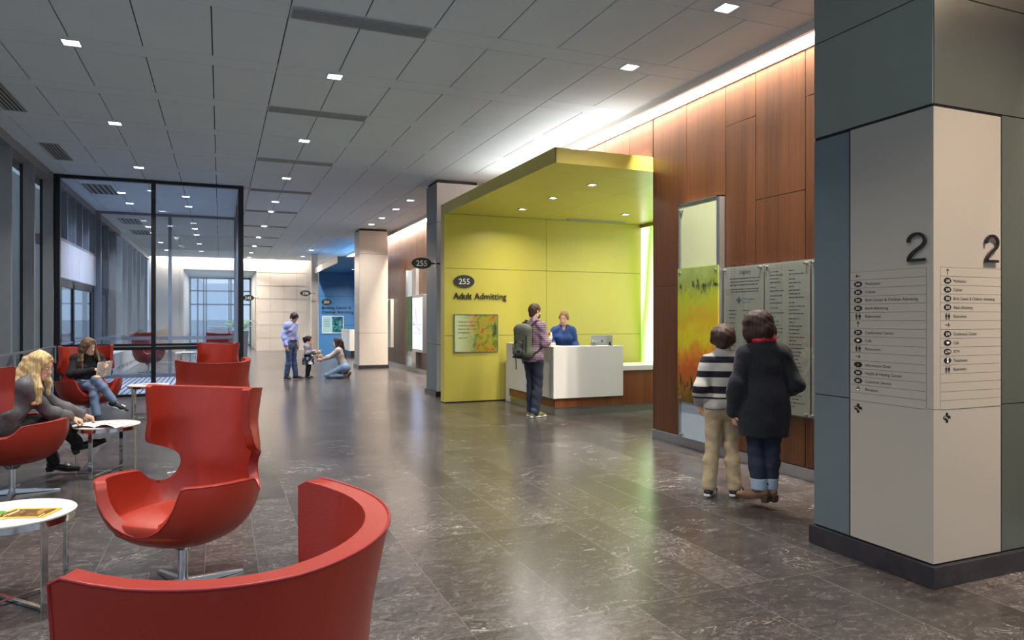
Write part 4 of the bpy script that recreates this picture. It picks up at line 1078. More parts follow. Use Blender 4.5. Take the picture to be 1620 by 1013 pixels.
# ------------------------------------------------------------------ magazines
PAPER = mat('magazine_paper', rgb(226, 222, 214), .5)
def magazine(label, loc, rz, cover, w=.19, h=.26, th=.006):
    t = thing('magazine', label, 'magazine', loc, rz)
    MB().box(-w / 2 + .002, w / 2 - .002, -h / 2 + .002, h / 2 - .002, 0, th - .001).build('pages', PAPER, t)
    MB().box(-w / 2, w / 2, -h / 2, h / 2, th - .001, th).build('cover', cover, t)
    return t
DESERT = abstract_mat('desert_cover', [(.3, rgb(40, 26, 18)), (.5, rgb(110, 78, 40)), (.62, rgb(180, 140, 60)), (.75, rgb(90, 64, 40))], 9, stretch=(.6, 1.6, 1), rough=.25)
mg = magazine('magazine with yellow border and brown landscape cover on the foreground table', (-.965, 4.55, .492), 1.25, mat('yellow_cover', rgb(226, 178, 30), .3))
MB().box(-.076, .076, -.110, .110, .006, .0065).build('cover_photo', DESERT, mg)
text_mesh([('ALASKA', 0, 0, .03, 'CENTER')], ID, 0) if False else None
MB().box(-.07, .07, .085, .092, .0066, .0068).box(-.05, .05, .072, .078, .0066, .0068).box(-.072, -.02, -.1, -.092, .0066, .0068).build('cover_lines', mat('pale_print', rgb(220, 200, 150), .5), mg)
mg2 = magazine('second magazine with white cover and green patch, half under the yellow one', (-1.13, 4.60, .4925), 1.1, mat('white_cover', rgb(196, 196, 188), .3), th=.004)
MB().lathe([(.045, .004), (.045, .0045)], n=24, sx=1.3).build('green_patch', mat('cover_green', rgb(84, 150, 50), .4), mg2)
MB().tube([(-.06, -.08, .005), (0, -.05, .005), (.06, -.07, .005)], .004, 6).tube([(-.05, .08, .005), (.05, .09, .005)], .006, 6).build('dark_marks', BLACK, mg2)
magazine('pink magazine lying on the table beside the teenage girl', (-1.0, 12.58, .492), .5, mat('pink_cover', rgb(206, 128, 118), .35), th=.007)

# open magazine under the blond woman's hands
def page_arc(x0, x1, y0, y1, z0, lift, n=10):
    vs = []; fs = []
    for i in range(n + 1):
        u = i / n; x = x0 + (x1 - x0) * u; z = z0 + lift * math.sin(PI * min(1, u * 1.0)) ** .8
        vs += [(x, y0, z), (x, y1, z), (x, y0, z + .003), (x, y1, z + .003)]
    for i in range(n):
        a = 4 * i
        fs += [(a, a + 4, a + 5, a + 1), (a + 2, a + 3, a + 7, a + 6), (a, a + 2, a + 6, a + 4), (a + 1, a + 5, a + 7, a + 3)]
    fs += [(0, 1, 3, 2), (4 * n, 4 * n + 2, 4 * n + 3, 4 * n + 1)]
    return MB()._q(vs, fs)
om = thing('open_magazine', 'open magazine with small food pictures under the hands of the blond woman', 'magazine', (-1.06, 7.96, .493), face(.55, .83) + 0.1)
page_arc(-.21, 0, -.14, .14, 0.002, .018).build('page', PAPER, om, smooth=True)
page_arc(0, .21, -.14, .14, 0.002, .030).build('page', PAPER, om, smooth=True)
MB().box(-.215, .215, -.143, .143, 0, .002).build('cover', mat('mag_pink', rgb(214, 160, 160), .4), om)
rr = random.Random(5); pal = [rgb(190, 50, 50), rgb(90, 160, 50), rgb(150, 80, 50), rgb(200, 120, 110)]
for q in range(4):
    mb = MB()
    for k in range(3):
        u = rr.uniform(.15, .85); x = .21 * u; z = .002 + .030 * math.sin(PI * u) ** .8 + .0035
        mb.lathe([(.014, z), (.010, z + .0012)], (x, rr.uniform(-.12, .1), 0), 10)
        u = rr.uniform(.15, .85); x = -.21 * u; z = .002 + .018 * math.sin(PI * u) ** .8 + .0035
        mb.lathe([(.013, z), (.009, z + .0012)], (x, rr.uniform(-.12, .1), 0), 10)
    mb.build('food_picture', mat('food_%d' % q, pal[q], .5), om)

# ------------------------------------------------------------------ planter and heater seen through the glass
pl = thing('planter', 'tall grey planter with a fern behind the vestibule glass', 'planter', (.55, 24.0, 0))
MB().hexa([(-.22, -.22, 0), (.22, -.22, 0), (.22, .22, 0), (-.22, .22, 0), (-.28, -.28, 1.15), (.28, -.28, 1.15), (.28, .28, 1.15), (-.28, .28, 1.15)]).build('pot', mat('grey_pot', rgb(120, 124, 130), .5), pl, bevel=.01)
rr = random.Random(11); mb = MB()
for k in range(34):
    a = rr.uniform(0, 2 * PI); L_ = rr.uniform(.3, .5); hgt = rr.uniform(.15, .36); n = 6; vs = []; fs = []
    for i in range(n + 1):
        u = i / n; r_ = .05 + L_ * u; z = 1.13 + hgt * math.sin(u * PI * .75); w = .035 * math.sin(PI * min(.98, u + .05)) + .004
        c, s_ = math.cos(a), math.sin(a)
        vs += [(r_ * c - w * s_, r_ * s_ + w * c, z), (r_ * c, r_ * s_, z + .012), (r_ * c + w * s_, r_ * s_ - w * c, z)]
    for i in range(n):
        q = 3 * i; fs += [(q, q + 1, q + 4, q + 3), (q + 1, q + 2, q + 5, q + 4)]
    mb._q(vs, fs)
mb.build('fronds', mat('fern_green', rgb(92, 130, 84), .5), pl, smooth=True)
ht = thing('heater_cabinet', 'low white slotted heater cabinet along the windows beyond the vestibule', 'heater', (-2.9, 21.0, 0))
MB().box(0, .35, 0, 8, 0, .62).build('casing', mat('white_enamel', rgb(206, 208, 210), .4), ht, bevel=.01)
mb = MB()
for k in range(40):
    if k % 5: mb.box(.35, .352, .2 + .19 * k, .26 + .19 * k, .14, .24)
mb.build('slots', SEAM, ht)
rl = thing('window_handrail', 'thin pale rail along the sill of the left windows', 'rail', (-2.88, 0, 0))
MB().box(-.02, .02, 7.5, 15.6, 1.0, 1.03).build('rail', BRUSH, rl)
for k in range(6): MB().box(-.012, .012, 8.46 + 1.43 * k - .01, 8.46 + 1.43 * k + .01, .70, 1.0).build('bracket', BRUSH, rl)
# ------------------------------------------------------------------ people
def skin(name, col): return mat(name, col, .5, spec=.4, var=.05, vscale=25)
SK_L = skin('skin_fair', rgb(222, 168, 140)); SK_A = skin('skin_warm', rgb(214, 164, 130))
def hair_mat(name, a, b_, stretch=(50, 50, 6)):
    if name in MATS: return MATS[name]
    m, nt, b = new_mat(name)
    f = noise(nt, objco(nt, stretch), 1.0, 5, .6, .5)
    nt.links.new(ramp(nt, f, [(.32, a), (.68, b_)]), b.inputs['Base Color']); b.inputs['Roughness'].default_value = .55; b.inputs['Specular IOR Level'].default_value = .3
    bump(nt, b, f, .6, .008); MATS[name] = m; return m
H_DARK = hair_mat('hair_near_black', rgb(20, 15, 14), rgb(52, 38, 34)); H_BROWN = hair_mat('hair_dark_brown', rgb(40, 28, 22), rgb(84, 60, 46))
H_BLOND = hair_mat('hair_blond', rgb(160, 124, 74), rgb(232, 204, 150), (60, 60, 5)); H_LBROWN = hair_mat('hair_light_brown', rgb(100, 72, 46), rgb(160, 120, 80))
H_LONG = hair_mat('hair_long_brown', rgb(56, 42, 32), rgb(128, 100, 74), (60, 60, 5))
DENIM = mat('blue_denim', rgb(58, 76, 108), .8, var=.16, vscale=14, bumps=0.35, bscale=20)
DENIM_D = mat('dark_denim', rgb(28, 34, 52), .8, var=.15, vscale=12, bumps=0.35, bscale=20)
DENIM_L = mat('light_denim', rgb(116, 140, 164), .8, var=.16, vscale=12, bumps=0.35, bscale=20)
EYE_W = mat('eye_white', rgb(230, 226, 220), .25); EYE_D = mat('eye_dark', rgb(34, 24, 20), .2); LIP = mat('lips', rgb(178, 92, 86), .45); BROW = mat('eyebrow', rgb(50, 36, 28), .8)

def curtain(S, A, Bg, n, rad, arc=None, k=.010, seed=0, jit=.006):
    """n tapering strands between two guide polylines; arc bulges the middle strands towards a point"""
    r = random.Random(seed); A = [np.asarray(p, float) for p in A]; Bg = [np.asarray(p, float) for p in Bg]; m = len(A)
    for i in range(n):
        u = i / (n - 1); pts = []
        for j in range(m):
            p = A[j] * (1 - u) + Bg[j] * u
            if arc is not None:
                c = (A[j] + Bg[j]) / 2; R = np.linalg.norm(A[j] - Bg[j]) / 2; d = nrm(np.asarray(arc) - c); d = nrm(d - nrm(A[j] - Bg[j]) * (d @ nrm(A[j] - Bg[j])))
                p = p + d * R * 1.0 * math.sin(PI * u) ** .6
            pts.append(p + np.array([r.uniform(-jit, jit) for _ in range(3)]))
        rs = list(rad) if len(rad) == m else list(np.interp(np.linspace(0, 1, m), np.linspace(0, 1, len(rad)), rad))
        S.chain(pts, rs, k)
class Fig:
    """joints in local metres; the figure faces +y, its right hand is at +x"""
    def __init__(s, H, **kw):
        s.H = H; k = s.k = H / 1.75
        s.head_k = kw.pop('head_k', 1.0) ; s.w = kw.pop('width', 1.0)
        J = s.J = dict(pel=(0, 0, .54 * H), wai=(0, .005, .62 * H), che=(0, .0, .73 * H), nec=(0, -.015 * k, .835 * H), hed=(0, .02 * k, .93 * H))
        for n, sg in (('r', 1), ('l', -1)):
            J['sh_' + n] = (sg * .096 * H * s.w, -.01, .80 * H); J['el_' + n] = (sg * .125 * H * s.w, -.02, .63 * H); J['wr_' + n] = (sg * .135 * H * s.w, .03, .485 * H)
            J['hip_' + n] = (sg * .052 * H, 0, .515 * H); J['kn_' + n] = (sg * .055 * H, .01, .285 * H); J['an_' + n] = (sg * .055 * H, -.02, .05 * H); J['toe_' + n] = (sg * .065 * H, .12 * H, .018 * H)
            J['hf_' + n] = (0, .15, -1); J['pn_' + n] = (-sg, 0, 0)      # hand direction, palm normal
        s.curl = {'r': .5, 'l': .5}
        s.fwd = (0, 1, 0); s.up = (0, 0, 1); s.sideC = (1, 0, 0); s.sideP = (1, 0, 0)
        for a, b_ in kw.items():
            if a in ('fwd', 'up', 'sideC', 'sideP', 'curl'): setattr(s, a, b_)
            else: J[a] = b_
        for a in J: J[a] = np.array(J[a], float)
        s.fwd = nrm(s.fwd); s.up = np.array(s.up, float); s.up = nrm(s.up - s.fwd * (s.up @ s.fwd)); s.rt = np.cross(s.fwd, s.up)
        s.hd = s.J['hed']
    def hp(s, x, y, z):     # head frame: x right, y forward, z up (metres for an adult)
        q = s.k ** .35 * s.head_k
        return s.hd + q * (x * s.rt + y * s.fwd + z * s.up)
    @property
    def hs(s): return s.k ** .35 * s.head_k
    @property
    def axes(s): return [s.rt, s.fwd, s.up]
    def hand(s, S, n):
        J = s.J; k = s.k ** .8; w = J['wr_' + n]; d = nrm(J['hf_' + n]); pn = J['pn_' + n]; pn = nrm(pn - d * (pn @ d)); sd = np.cross(d, pn)
        out = sd if n == 'l' else -sd       # towards the thumb
        cu = s.curl[n]
        S.cap(w, w + d * .035 * k, .026 * k, .030 * k, .015, .68, sd)
        S.cap(w + d * .035 * k, w + d * .082 * k, .038 * k, .040 * k, .012, .42, sd)
        for i, (off, L) in enumerate(((.030, .072), (.010, .080), (-.010, .076), (-.029, .060))):
            p = w + d * (.088 - abs(off - .0) * .12) * k + out * off * k; a = .12; r = .0092 * k
            for q, f in enumerate((.45, .32, .26)):
                a += cu * (.55 + .35 * q) + .04 * i
                dd = nrm(d * math.cos(a) + pn * math.sin(a) + out * off * 1.2)
                e = p + dd * L * f * k; S.cap(p, e, r, r * .9, .005); p = e; r *= .9
        p = w + d * .028 * k + out * .026 * k
        d1 = nrm(d * .62 + out * .72 + pn * .35); e = p + d1 * .042 * k; S.cap(p, e, .0145 * k, .0115 * k, .012)
        d2 = nrm(d * .9 + out * .25 + pn * (.3 + .4 * cu)); S.cap(e, e + d2 * .034 * k, .011 * k, .0085 * k, .005)
    def add_torso(s, S, e, hips=True, bust=0.0):
        J = s.J; k = s.k; W = s.w
        S.cap(J['pel'], J['wai'], (.148 * W) * k + e, .122 * W * k + e, .05, .70, s.sideP)
        S.cap(J['wai'], J['che'], .122 * W * k + e, .148 * W * k + e, .06, .70, s.sideC)
        up = nrm(J['nec'] - J['che'])
        S.cap(J['che'], J['che'] + up * .075 * k, .150 * W * k + e, .135 * W * k + e, .06, .68, s.sideC)
        S.cap(J['sh_r'], J['sh_l'], .046 * k + e, None, .06); S.cap(J['nec'], J['sh_r'], .050 * k + e * .6, .040 * k + e, .05); S.cap(J['nec'], J['sh_l'], .050 * k + e * .6, .040 * k + e, .05)
        if bust:
            f = nrm(np.cross(up, s.sideC))
            for sg in (1, -1): S.ell(J['che'] + f * .075 * k + np.array(s.sideC) * sg * .068 * k - up * .01, (bust + e,) * 3, None, .05)
        if hips:
            f = np.cross(nrm(J['wai'] - J['pel']), s.sideP)
            for n in 'rl': S.ell(J['hip_' + n] - f * .035 * k + nrm(J['wai'] - J['pel']) * .015, (.092 * k + e,) * 3, None, .05)
    def add_arm(s, S, n, e, end=1.0, r=(.050, .041, .040, .028), k=.03):
        J = s.J; q = s.k; a, b_, c = J['sh_' + n], J['el_' + n], J['wr_' + n]
        S.cap(a, b_, r[0] * q + e, r[1] * q + e, k)
        c2 = b_ + (c - b_) * end
        m = b_ + (c2 - b_) * .3
        S.cap(b_, m, r[2] * q + e, (r[2] + .002) * q + e, k); S.cap(m, c2, (r[2] + .002) * q + e, (r[2] + (r[3] - r[2]) * end) * q + e, k)
    def add_leg(s, S, n, e, end=1.0, flare=0.0, thick=1.0):
        J = s.J; q = s.k * thick; a, b_, c = J['hip_' + n], J['kn_' + n], J['an_' + n]
        S.cap(a, b_, .088 * q + e, .056 * q + e, .035)
        c2 = b_ + (c - b_) * end; m = b_ + (c2 - b_) * .35
        S.cap(b_, m, .055 * q + e, (.057 + flare * .3) * q + e, .025); S.cap(m, c2, (.057 + flare * .3) * q + e, (.038 + flare) * q + e, .025)
    def body(s, m, parent, h=.006, feet=False):
        S = Sdf(); J = s.J; k = s.k; q = s.hs
        s.add_torso(S, 0)
        S.cap(J['nec'] - .02, s.hp(0, -.018, -.06), .056 * k, .050 * q, .03)
        # head: skull, face, jaw, nose, brow, ears, sockets
        S.ell(s.hp(0, -.012, .028), np.array((.074, .095, .086)) * q, s.axes, .03)
        S.ell(s.hp(0, .022, -.030), np.array((.058, .066, .078)) * q, s.axes, .03)
        S.cap(s.hp(-.018, .055, -.094), s.hp(.018, .055, -.094), .024 * q, None, .03)
        S.cap(s.hp(-.05, .0, -.07), s.hp(0, .058, -.094), .020 * q, .020 * q, .03); S.cap(s.hp(.05, .0, -.07), s.hp(0, .058, -.094), .020 * q, .020 * q, .03)
        S.sub(s.hp(.031, .098, .004), np.array((.017, .016, .011)) * q, s.axes, .015); S.sub(s.hp(-.031, .098, .004), np.array((.017, .016, .011)) * q, s.axes, .015)
        S.cap(s.hp(0, .082, .008), s.hp(0, .105, -.032), .007 * q, .0105 * q, .012); S.cap(s.hp(-.010, .09, -.034), s.hp(.010, .09, -.034), .0075 * q, None, .01)
        S.cap(s.hp(-.018, .079, -.066), s.hp(.018, .079, -.066), .011 * q, None, .012)
        for sg in (1, -1): S.ell(s.hp(sg * .076, -.008, -.004), np.array((.008, .019, .032)) * q, s.axes, .008)
        for n in 'rl':
            s.add_arm(S, n, 0); s.hand(S, n); s.add_leg(S, n, 0)
            if feet:
                a, t = J['an_' + n], J['toe_' + n]; S.cap(a, t, .038 * k, .026 * k, .03)
        return S.build('body', m, parent, h)
    def faceparts(s, parent, brow=BROW, lip=LIP):
        e = MB(); d = MB(); b_ = MB(); l = MB(); q = s.hs
        def blob(mb, c, r):
            t = MB().ell((0, 0, 0), r, 10, 8); M = np.array(s.axes).T
            mb._q([tuple(c + M @ (np.array(p) * q)) for p in t.v], t.f)
        for sg in (1, -1):
            blob(e, s.hp(sg * .031, .077, .002), (.0115, .0100, .0056)); blob(d, s.hp(sg * .031, .0845, .0015), (.0060, .0038, .0054))
            b_.tube([s.hp(sg * .047, .076, .017), s.hp(sg * .033, .087, .024), s.hp(sg * .016, .090, .0235)], .0030 * q, 6)
        l.tube([s.hp(-.023, .080, -.060), s.hp(-.009, .090, -.064), s.hp(.009, .090, -.064), s.hp(.023, .080, -.060)], [.002 * q, .0052 * q, .0052 * q, .002 * q], 8)
        e.build('eyes', EYE_W, parent, True); d.build('irises', EYE_D, parent, True); b_.build('eyebrows', brow, parent, True); l.build('lips', lip, parent, True)
    def hair(s, m, parent, h=.006, thick=.018, front=.035, extra=None, low=-.05, sides=True, k=.02, open_=.012):
        S = Sdf(); q = s.hs
        S.ell(s.hp(0, -.014, .030), np.array((.074 + thick, .095 + thick, .086 + thick)) * q, s.axes, .02)
        S.cap(s.hp(0, -.055, .0), s.hp(0, -.06, low), .062 * q, .05 * q, .03)
        if sides:
            for sg in (1, -1): S.cap(s.hp(sg * .062, .01, .02), s.hp(sg * .068, .012, -.012), .02 * q, .012 * q, .02)
        S.sub(s.hp(0, .105, -.035 + open_), np.array((.066, .075, .095)) * q, s.axes, .012)
        S.sub(s.hp(0, .10, front - .075), np.array((.085, .05, .07)) * q, s.axes, .012)
        if extra: extra(S)
        S.folds(.0012, 120, 1)
        return S.build('hair', m, parent, h)
    def shoe(s, n, m, sole, parent, h=.006, high=.0, r=1.0, heel=0.0, length=1.0, name='shoe', up=None):
        J = s.J; k = s.k * r; a, t = J['an_' + n], J['toe_' + n]
        f = t - a; U = nrm(up) if up is not None else np.array((0, 0, 1.0)); f = nrm(f - U * (f @ U)); sd = np.cross(f, U)
        base = a - U * .075 * s.k + U * heel
        L = .19 * k * length
        p_he = base + U * .033 * k - f * .045 * k; p_ba = base + U * (.030 * k - heel * .8) + f * (L * .62); p_to = base + U * (.022 * k - heel * .8) + f * (L + .01)
        S = Sdf(); S.cap(p_he, p_ba, .036 * k, .043 * k, .03); S.cap(p_ba, p_to, .043 * k, .030 * k, .03, .75, sd)
        S.cap(p_he + f * .02, a + (J['kn_' + n] - a) * .03 + (U * high), .037 * k, .043 * k, .03)
        if high: S.cut(a + U * high, U)
        if not heel: S.cut(base + U * .004, -U)
        o = S.build(name, m, parent, h)
        so = MB(); pts = []
        outl = [(-.088, .0), (-.08, .03), (-.02, .034), (L * .62, .045), (L * .9, .040), (L + .035, .018), (L + .042, 0)]
        poly = [(y * 1, x) for y, x in outl] + [(y, -x) for y, x in outl[-2:0:-1]]
        hgt = .022 * k if not heel else .012
        def lvl(y): return 0 if not heel else heel * max(0, 1 - max(0, y) / (L * .55)) - heel
        lo_ = [base + f * y * k + sd * x * k + U * (lvl(y) + (.0 if not heel else .0)) for y, x in poly]; hi_ = [p + U * hgt for p in lo_]
        nn = len(poly)
        so._q([tuple(p) for p in lo_ + hi_], [tuple(range(nn)), tuple(range(2 * nn - 1, nn - 1, -1))] + [(i, i + nn, (i + 1) % nn + nn, (i + 1) % nn) for i in range(nn)])
        if heel:
            c = base - f * .05 * k
            so.hexa([tuple(c + f * a_ * k + sd * b_ * k + U * z_) for z_, sc_ in ((-heel, .9), (.01, 1.1)) for a_, b_ in ((-.03 * sc_, -.03 * sc_), (.03 * sc_, -.03 * sc_), (.03 * sc_, .03 * sc_), (-.03 * sc_, .03 * sc_))])
        so.build('sole', sole, o, bevel=.003)
        return o
SOLE_W = mat('white_sole', rgb(222, 220, 214), .5); SOLE_D = mat('dark_sole', rgb(34, 28, 26), .6)
def person(label, loc, f): return thing('person', label, 'person', loc, face(*f))

# --- woman in the dark coat, reading the donor wall
p = person('woman with dark bob and long charcoal coat, back turned, reading the donor wall', (4.10, 4.53, 0), (.45, .89))
F = Fig(1.60, width=1.0, hed=(-.035, .045, 1.485), nec=(-.005, -.01, 1.335), fwd=(-.25, 1, -.12), up=(-.16, .1, 1), pel=(0, 0, .87), hip_r=(.085, 0, .83), hip_l=(-.085, 0, .83),
        el_r=(.245, -.05, 1.02), wr_r=(.19, .16, .93), hf_r=(-.3, 1, .0), pn_r=(-.8, 0, -.5), el_l=(-.225, -.05, 1.01), wr_l=(-.24, .02, .79), hf_l=(.12, .12, -1), pn_l=(1, .1, 0), sh_r=(.150, -.01, 1.265), sh_l=(-.150, -.01, 1.265),
        kn_r=(.07, .015, .47), an_r=(.045, .0, .135), toe_r=(-.06, .16, .05), kn_l=(-.055, .02, .47), an_l=(-.035, -.03, .135), toe_l=(-.17, .10, .05))
F.body(SK_A, p, .006, feet=False)
COAT = mat('charcoal_wool', rgb(24, 24, 30), .95, var=.15, vscale=30, bumps=0.6, bscale=11, sheen=.08)
S = Sdf(); F.add_torso(S, .018, hips=False)
S.chain([(0, 0, 1.12), (0, -.01, .92), (0, -.012, .76), (0, 0, .60)], [.155, .182, .192, .198], .06, .72, (1, 0, 0))
for n in 'rl': F.add_arm(S, n, .021, .97, (.050, .047, .046, .042), .04)
S.cap(F.J['nec'] - np.array((0, 0, .03)), F.J['nec'] + np.array((0, 0, .012)), .085, .075, .04); S.cut((0, 0, .60), (0, 0, -1)); S.folds(.0028, 34, 2); S.build('coat', COAT, p)
S = Sdf()
for n in 'rl': F.add_leg(S, n, .012, .86, .018)
S.cut((0, 0, .205), (0, 0, -1)); S.folds(.002, 60, 1); S.build('jeans', DENIM_D, p)
S = Sdf()
for n in 'rl':
    a, b_ = F.J['an_' + n], F.J['kn_' + n]; S.cap(a + (b_ - a) * .13, a + (b_ - a) * .40, .066, .070, .004)
S.cut((0, 0, .165), (0, 0, -1)); S.cut((0, 0, .255), (0, 0, 1)); S.build('jeans_cuffs', mat('pale_denim', rgb(140, 156, 170), .8), p)
BOOT = mat('brown_suede', rgb(108, 76, 52), .8, var=.15, vscale=20)
for n in 'rl': F.shoe(n, BOOT, mat('heel_brown', rgb(70, 48, 34), .6), p, high=.055, heel=.045, name='boot')
def bob(S):
    for sg in (1, -1): S.chain([F.hp(sg * .05, -.03, .04), F.hp(sg * .078, -.02, -.05), F.hp(sg * .074, -.015, -.125)], [.075, .062, .044], .03)
    S.chain([F.hp(0, -.06, .04), F.hp(0, -.085, -.05), F.hp(0, -.075, -.14)], [.085, .074, .050], .04)
    curtain(S, [F.hp(.10, .02, .06), F.hp(.125, .0, -.04), F.hp(.105, -.01, -.155)], [F.hp(-.10, .02, .06), F.hp(-.125, .0, -.04), F.hp(-.105, -.01, -.155)], 26, (.012, .012, .005), arc=F.hp(0, -.30, -.03))
F.hair(hair_mat('hair_dark_auburn', rgb(26, 14, 12), rgb(72, 46, 40)), p, .006, .03, extra=bob)
F.faceparts(p)
S = Sdf(); nk = F.J['nec'] + np.array((0, .004, .05))
for k in range(14):
    a = 2 * PI * k / 14; b_ = 2 * PI * (k + 1) / 14
    S.cap(nk + np.array((.078 * math.cos(a), .07 * math.sin(a), .006 * math.sin(3 * a))), nk + np.array((.078 * math.cos(b_), .07 * math.sin(b_), .006 * math.sin(3 * b_))), .026, None, .01)
S.cap(nk + np.array((.07, -.03, .01)), nk + np.array((.095, .02, .05)), .018, .012, .01)
S.folds(.002, 120, 3); S.build('scarf', mat('red_scarf', rgb(196, 24, 56), .7), p)
MB().lathe([(.043, -.008), (.043, .008)], n=20).xf(Matrix.Translation(Vector(F.J['wr_l']) + Vector((0, -.004, .012)))).build('sleeve_cuff', mat('red_cuff', rgb(150, 30, 44), .7), p, smooth=True)

# --- boy in the striped jumper
p = person('boy in a black and cream striped jumper and khaki trousers, back turned', (4.05, 4.97, 0), (.42, .91))
F = Fig(1.49, head_k=1.0, width=.92, hed=(.01, .03, 1.372), nec=(0, -.01, 1.235), fwd=(.35, 1, -.05), up=(0, .05, 1), sh_r=(.130, -.01, 1.165), sh_l=(-.130, -.01, 1.165),
        el_l=(-.20, -.04, .965), wr_l=(-.17, .13, .81), el_r=(.20, -.03, .98), wr_r=(.19, .10, .82), kn_r=(.075, .01, .44), an_r=(.095, -.02, .085), toe_r=(.20, .13, .03), kn_l=(-.09, .01, .44), an_l=(-.125, -.02, .085), toe_l=(-.03, .15, .03), hf_l=(0, .3, -1))
F.body(SK_A, p, .006)
CRM, BLK = rgb(196, 190, 176), rgb(26, 22, 34); GRY = rgb(156, 150, 144)
STR = zband_mat('striped_knit', [(0, GRY), (.855, BLK), (.872, CRM), (.905, BLK), (.962, CRM), (1.04, BLK), (1.10, CRM), (1.165, BLK), (1.225, GRY)], .9)
S = Sdf(); F.add_torso(S, .020)
for n in 'rl': F.add_arm(S, n, .018, 1.04, (.054, .048, .048, .040), .04)
S.cap(F.J['nec'] - np.array((0, 0, .03)), F.J['nec'] + np.array((0, .0, .035)), .066, .062, .02)
S.cut((0, 0, .775), (0, 0, -1)); S.folds(.003, 44, 5); S.build('striped_jumper', STR, p)
KHAKI = mat('khaki_cotton', rgb(176, 154, 120), .85, var=.08, vscale=10, bumps=0.7, bscale=15)
S = Sdf(); S.cap(F.J['pel'] - np.array((0, 0, .03)), F.J['pel'] + np.array((0, 0, .0)), .124, .118, .04, .8, (1, 0, 0))
for n in 'rl':
    F.add_leg(S, n, .012, .97, .024, .92); S.ell(F.J['hip_' + n] - np.array((0, .022, 0)), (.084,) * 3, None, .04)
S.folds(.0028, 46, 4); S.build('trousers', KHAKI, p)
SNK = mat('black_trainer', rgb(26, 28, 36), .7)
for n in 'rl':
    o = F.shoe(n, SNK, SOLE_W, p, name='trainer')
    a, t = F.J['an_' + n], F.J['toe_' + n]; f = nrm((t - a) * (1, 1, 0)); sd = np.cross(f, (0, 0, 1.0))
    for sg in (1, -1):
        q = [a + f * y * F.k + sd * sg * x * F.k + np.array((0, 0, z - .07)) for y, x, z in ((-.03, .050, .058), (.02, .051, .030), (.085, .046, .062))]
        MB().tube([tuple(v) for v in q], [.004, .010, .003], 6).build('side_mark', SOLE_W, o)
def mop(S):
    S.chain([F.hp(0, -.07, .02), F.hp(0, -.075, -.04)], [.07, .052], .03)
    for sg in (1, -1): S.chain([F.hp(sg * .05, -.03, .04), F.hp(sg * .078, -.03, -.01)], [.06, .036], .03)
    curtain(S, [F.hp(.072, .02, .09), F.hp(.098, .02, .03), F.hp(.092, .0, -.02)], [F.hp(-.072, .02, .09), F.hp(-.098, .02, .03), F.hp(-.092, .0, -.02)], 26, (.012, .012, .005), arc=F.hp(0, -.29, .02))
    S.chain([F.hp(-.05, .06, .07), F.hp(.05, .06, .07)], [.04, .04], .03)
F.hair(H_BROWN, p, .006, .030, extra=mop); F.faceparts(p)

# --- man with the backpack at the desk
p = person('bearded man in a plaid shirt and dark jeans standing at the white desk', (4.56, 10.12, 0), (.93, .36))
F = Fig(1.79, hed=(-.02, .055, 1.665), nec=(0, .01, 1.495), fwd=(.12, 1, -.06), up=(0, .12, 1), pel=(0, -.02, .96), che=(0, .01, 1.31), sh_r=(.165, .01, 1.42), sh_l=(-.165, .02, 1.42),
        el_r=(.225, .03, 1.155), wr_r=(.15, .235, 1.245), hf_r=(-.5, .6, .5), pn_r=(-1, -.2, .4), el_l=(-.22, .14, 1.17), wr_l=(-.14, .37, 1.135), hf_l=(.25, 1, -.05), pn_l=(.2, 0, -1),
        kn_r=(.08, .02, .50), an_r=(.085, -.06, .085), toe_r=(.10, .14, .03), kn_l=(-.08, .03, .50), an_l=(-.09, .04, .085), toe_l=(-.10, .24, .03), curl={'r': .8, 'l': .25})
F.body(SK_L, p, .007)
m, nt, b = new_mat('plaid_shirt'); MATS['plaid_shirt'] = m
tc = N(nt, 'ShaderNodeTexCoord'); sp = N(nt, 'ShaderNodeSeparateXYZ'); nt.links.new(tc.outputs['Object'], sp.inputs[0])
fz = mth(nt, 'LESS_THAN', mth(nt, 'FRACT', mth(nt, 'MULTIPLY', sp.outputs[2], 30)), .45)
fx = mth(nt, 'LESS_THAN', mth(nt, 'FRACT', mth(nt, 'MULTIPLY', mth(nt, 'ADD', sp.outputs[0], sp.outputs[1]), 30)), .45)
c = mixc(nt, mth(nt, 'MULTIPLY', mth(nt, 'ADD', fz, fx), .5), rgb(158, 130, 146), rgb(66, 46, 70)); nt.links.new(c, b.inputs['Base Color']); b.inputs['Roughness'].default_value = .85
S = Sdf(); F.add_torso(S, .016)
S.cap((0, -.02, .97), (0, -.02, .88), .168, .172, .04, .74, (1, 0, 0))
for n in 'rl': F.add_arm(S, n, .013, .45 if n == 'r' else .5, (.053, .046, .046, .040), .04)
S.cap(F.J['nec'] - np.array((0, 0, .02)), F.J['nec'] + np.array((0, .005, .03)), .07, .064, .02); S.cut((0, 0, .87), (0, 0, -1)); S.folds(.004, 44, 1); S.build('plaid_shirt', m, p)
S = Sdf(); S.cap((0, -.02, .99), (0, -.02, .93), .155, .155, .04, .72, (1, 0, 0))
for n in 'rl':
    F.add_leg(S, n, .012, .97, .02); S.ell(F.J['hip_' + n] - np.array((0, .03, 0)), (.098,) * 3, None, .04)
S.folds(.003, 48, 2); S.build('jeans', DENIM_D, p)
S = Sdf()
for n in 'rl': a = F.J['an_' + n]; S.cap(a + (0, 0, .012), a + (0, 0, .04), .064, .064, .003)
S.build('jeans_cuffs', DENIM, p)
for n in 'rl': F.shoe(n, mat('olive_trainer', rgb(96, 94, 66), .8), SOLE_W, p, name='trainer')
F.hair(H_BROWN, p, .007, .010, low=-.06); F.faceparts(p)
